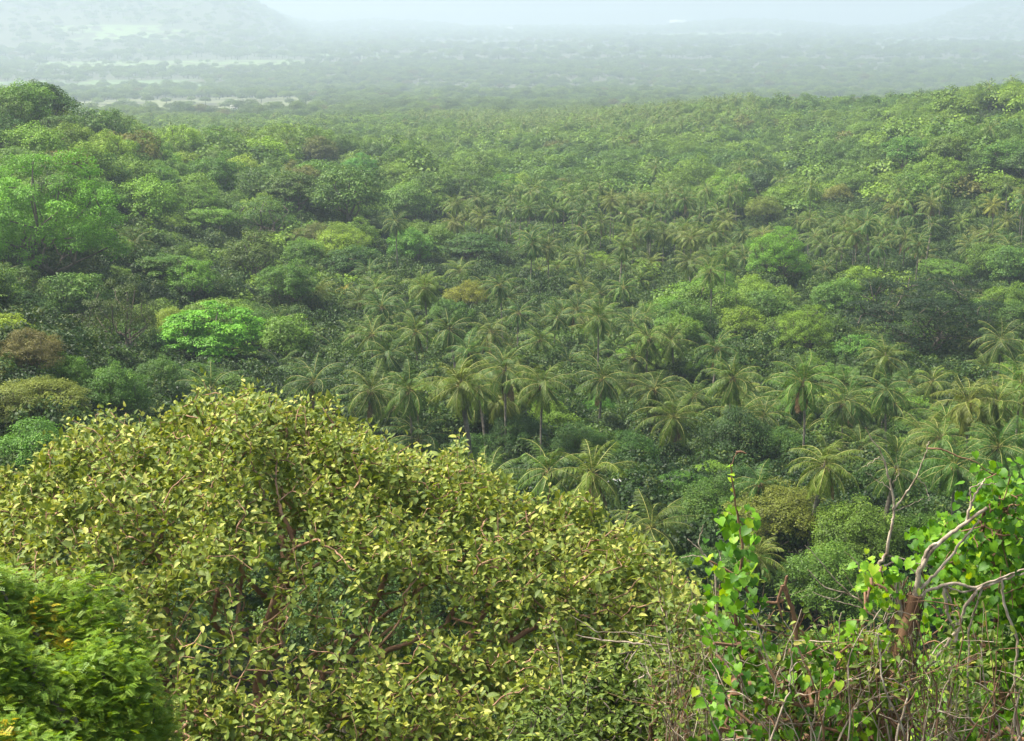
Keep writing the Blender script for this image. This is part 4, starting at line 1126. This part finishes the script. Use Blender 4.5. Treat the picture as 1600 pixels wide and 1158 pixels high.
def twigs(label, seed, d, regs, base_px, mat, n=30, rad=.006, name='dry_brush', curve=.3, leafy=0):
    """a tangle of dry sticks rising from one foot"""
    r = np.random.default_rng(seed); bp = poly([(base_px, 1165)], d)[0]; base = np.array([bp[0], d, tz(bp[0], d)])
    root = thing(name, label, 'dry brush', tuple(base)); g = Geo(); x0, x1, y0, y1 = regs; tips = []
    for k in range(n):
        sx = r.uniform(x0, x1); ex = sx+r.normal(0, (x1-x0)*curve); ey = y0+(y1-y0)*r.random()**1.5
        dd = d+r.normal(0, .25)
        mid = ((sx+ex)/2+r.normal(0, 22), (1165+ey)/2+r.normal(0, 25), dd+r.normal(0, .06))
        q = poly([(sx, 1175, dd), mid, (ex, ey, dd)], d)-base
        q = np.vstack([q[0]*np.array([.5, .5, 0])+np.array([0, 0, 0.05]), q])
        q = wob(r, q, 6, .012); r0 = rad*r.uniform(.5, 1.8); tube(g, q, np.linspace(r0, r0*.3, len(q)), 5, int(r.random() < .5)); tips.append(q[-6:])
        for b in range(3):
            j = r.integers(8, len(q)-2); e = q[j]+np.array([r.normal(0, .16), r.normal(0, .08), r.uniform(-.02, .2)])
            tube(g, wob(r, np.array([q[j], (q[j]+e)/2+r.normal(0, .02, 3), e]), 4, .004), np.linspace(r0*.5, r0*.15, 9), 4, int(r.random() < .5)); tips.append(e[None])
    part('sticks', g.mesh('sticks', mat, True), root)
    if leafy:
        S = np.vstack(tips); m = len(S)*leafy; p = np.repeat(S, leafy, 0)+r.normal(0, .04, (m, 3)); Ls = .05*r.uniform(.6, 1.4, m)
        g = Geo(); leaves(g, p, r.normal(0, .6, (m, 3))+np.array([0, -.3, .8]), r.normal(0, 1, (m, 3)), Ls, Ls*.5, 'ov', np.clip(r.normal(.5, .2, m), 0, 1)); part('foliage', g.mesh('sparse_leaves', [M_brush]), root)
twigs('tangle of brown dry sticks between the vine column and the stump', 91, 9.3, (1150, 1330, 950, 1120), 1240, [M_dead, M_deadbr], 62, .006, leafy=1)
twigs('dense dry sticks bundled at the foot of the old stump', 92, 9.4, (1310, 1480, 970, 1120), 1390, [M_dead, M_deadbr], 60, .0065, leafy=1)
twigs('thin greenish-brown stems crossing in front of the right-hand vines', 93, 9.5, (1460, 1640, 930, 1120), 1540, [M_deadbr, M_dead], 30, .0055, leafy=2)
twigs('fine dry twigs left of the vine column', 94, 10.5, (1040, 1160, 900, 1100), 1100, [M_deadbr, M_dead], 60, .005, leafy=2)
def sticks(label, seed, d, lines, name='dead_branch', mat=None, cat='branch'):
    r = np.random.default_rng(seed); p0 = poly([lines[0][0][0]], d)[0]; base = np.array([p0[0], p0[1], tz(p0[0], p0[1])])
    root = thing(name, label, cat, tuple(base)); g = Geo()
    foot = p0-base; tube(g, wob(r, np.array([[0, 0, -.1], foot*.5+np.array([.05, 0, 0]), foot]), 5, .006), lines[0][1]*1.2, 6)
    for pl, r0, r1 in lines:
        q = wob(r, poly(pl, d)-base, 6, .005); tube(g, q, np.linspace(r0, r1, len(q)), 6)
    part('sticks', g.mesh('sticks', [mat or M_dead], True), root)
sticks('bleached bare sticks lying at the bottom centre over green leaves', 95, 11.5, [
 ([(1100, 1040), (1060, 1048), (1020, 1050), (990, 1066)], .014, .007), ([(1060, 1025), (1020, 1010), (985, 1005), (940, 1000), (900, 992)], .012, .004), ([(1080, 1030), (1050, 1010), (1010, 1002), (975, 985)], .008, .003),
 ([(1000, 1010), (985, 1030), (978, 1045)], .006, .003), ([(940, 1000), (930, 985), (890, 960)], .007, .002), ([(880, 1070), (874, 1040), (872, 1010), (858, 970)], .007, .003), ([(874, 1040), (850, 1020), (835, 1000)], .004, .002), ([(1020, 1050), (1030, 1062), (1040, 1110)], .008, .006)])
sticks('pale forked twigs beside the vine column, pointing up left', 96, 10.2, [
 ([(1118, 890), (1104, 872), (1092, 858), (1074, 842)], .007, .003), ([(1098, 864), (1092, 848), (1096, 832), (1099, 820)], .004, .002), ([(1104, 872), (1082, 868), (1064, 872)], .004, .002), ([(1128, 888), (1126, 872), (1122, 858)], .005, .003)])
sticks('thin arching bare twigs left of the pale forked branch', 97, 9.7, [
 ([(1390, 985), (1365, 955), (1330, 930), (1290, 918), (1262, 890)], .008, .003), ([(1330, 930), (1300, 900), (1275, 870), (1258, 852)], .005, .002), ([(1350, 945), (1330, 915), (1318, 890)], .004, .002), ([(1372, 965), (1340, 948), (1300, 938), (1270, 925)], .005, .002), ([(1320, 925), (1305, 935), (1285, 932)], .003, .002), ([(1345, 900), (1340, 880), (1320, 862)], .004, .002), ([(1365, 955), (1350, 925), (1345, 900)], .005, .003)])
sticks('broken reddish-brown branch stubs right of the vine column', 98, 9.4, [
 ([(1245, 1010), (1240, 960), (1230, 930), (1222, 915)], .016, .011), ([(1230, 935), (1228, 912), (1229, 900)], .010, .009), ([(1222, 918), (1216, 940), (1222, 965)], .010, .007), ([(1225, 938), (1212, 942), (1198, 941)], .010, .009), ([(1240, 960), (1252, 985), (1262, 1000)], .010, .006)], mat=M_deadbr)
print('foreground', time.time()-T0)

# ------------------------------------------------------------------ haze, sky, sun
g = Geo(); box(g, -14400, 14400, -14400, 14400, -103, 420)
m, nt, N, L = new_mat('haze_air'); out = N.new('ShaderNodeOutputMaterial'); pv = N.new('ShaderNodeVolumePrincipled')
HAZE_D = .00020
pv.inputs['Color'].default_value = (.61, .73, .82, 1); pv.inputs['Density'].default_value = HAZE_D; pv.inputs['Anisotropy'].default_value = .3
L.new(pv.outputs[0], out.inputs['Volume'])
setting('haze', g.mesh('haze', [m]), 'stuff', 'pale bluish haze filling the valley air')

SUN_EL, SUN_AZ = math.radians(58), math.radians(-80)      # high, from the left
w = bpy.data.worlds.new('World'); sc.world = w; w.use_nodes = True; nt = w.node_tree
bg = nt.nodes['Background']; sky = nt.nodes.new('ShaderNodeTexSky'); sky.sky_type = 'NISHITA'; sky.sun_disc = False
sky.sun_elevation = SUN_EL; sky.sun_rotation = SUN_AZ; sky.dust_density = 6; sky.air_density = 1.0; sky.ozone_density = 1
nt.links.new(sky.outputs[0], bg.inputs[0]); bg.inputs[1].default_value = .108
sl = bpy.data.lights.new('sun', 'SUN'); so = bpy.data.objects.new('sun', sl); C.objects.link(so)
sl.energy = 4.1; sl.angle = math.radians(16); sl.color = (1, .95, .86)
dirv = Vector((math.sin(SUN_AZ)*math.cos(SUN_EL), math.cos(SUN_AZ)*math.cos(SUN_EL), math.sin(SUN_EL)))
so.rotation_euler = dirv.to_track_quat('Z', 'Y').to_euler()
sc.view_settings.view_transform = 'Standard'; sc.view_settings.look = 'None'; sc.view_settings.gamma = 1
sc.view_settings.exposure = 1.22
cy = sc.cycles
cy.max_bounces = 8; cy.diffuse_bounces = 4; cy.glossy_bounces = 2; cy.transmission_bounces = 4; cy.volume_bounces = 2; cy.transparent_max_bounces = 8
cy.use_denoising = True
print('done', time.time()-T0)
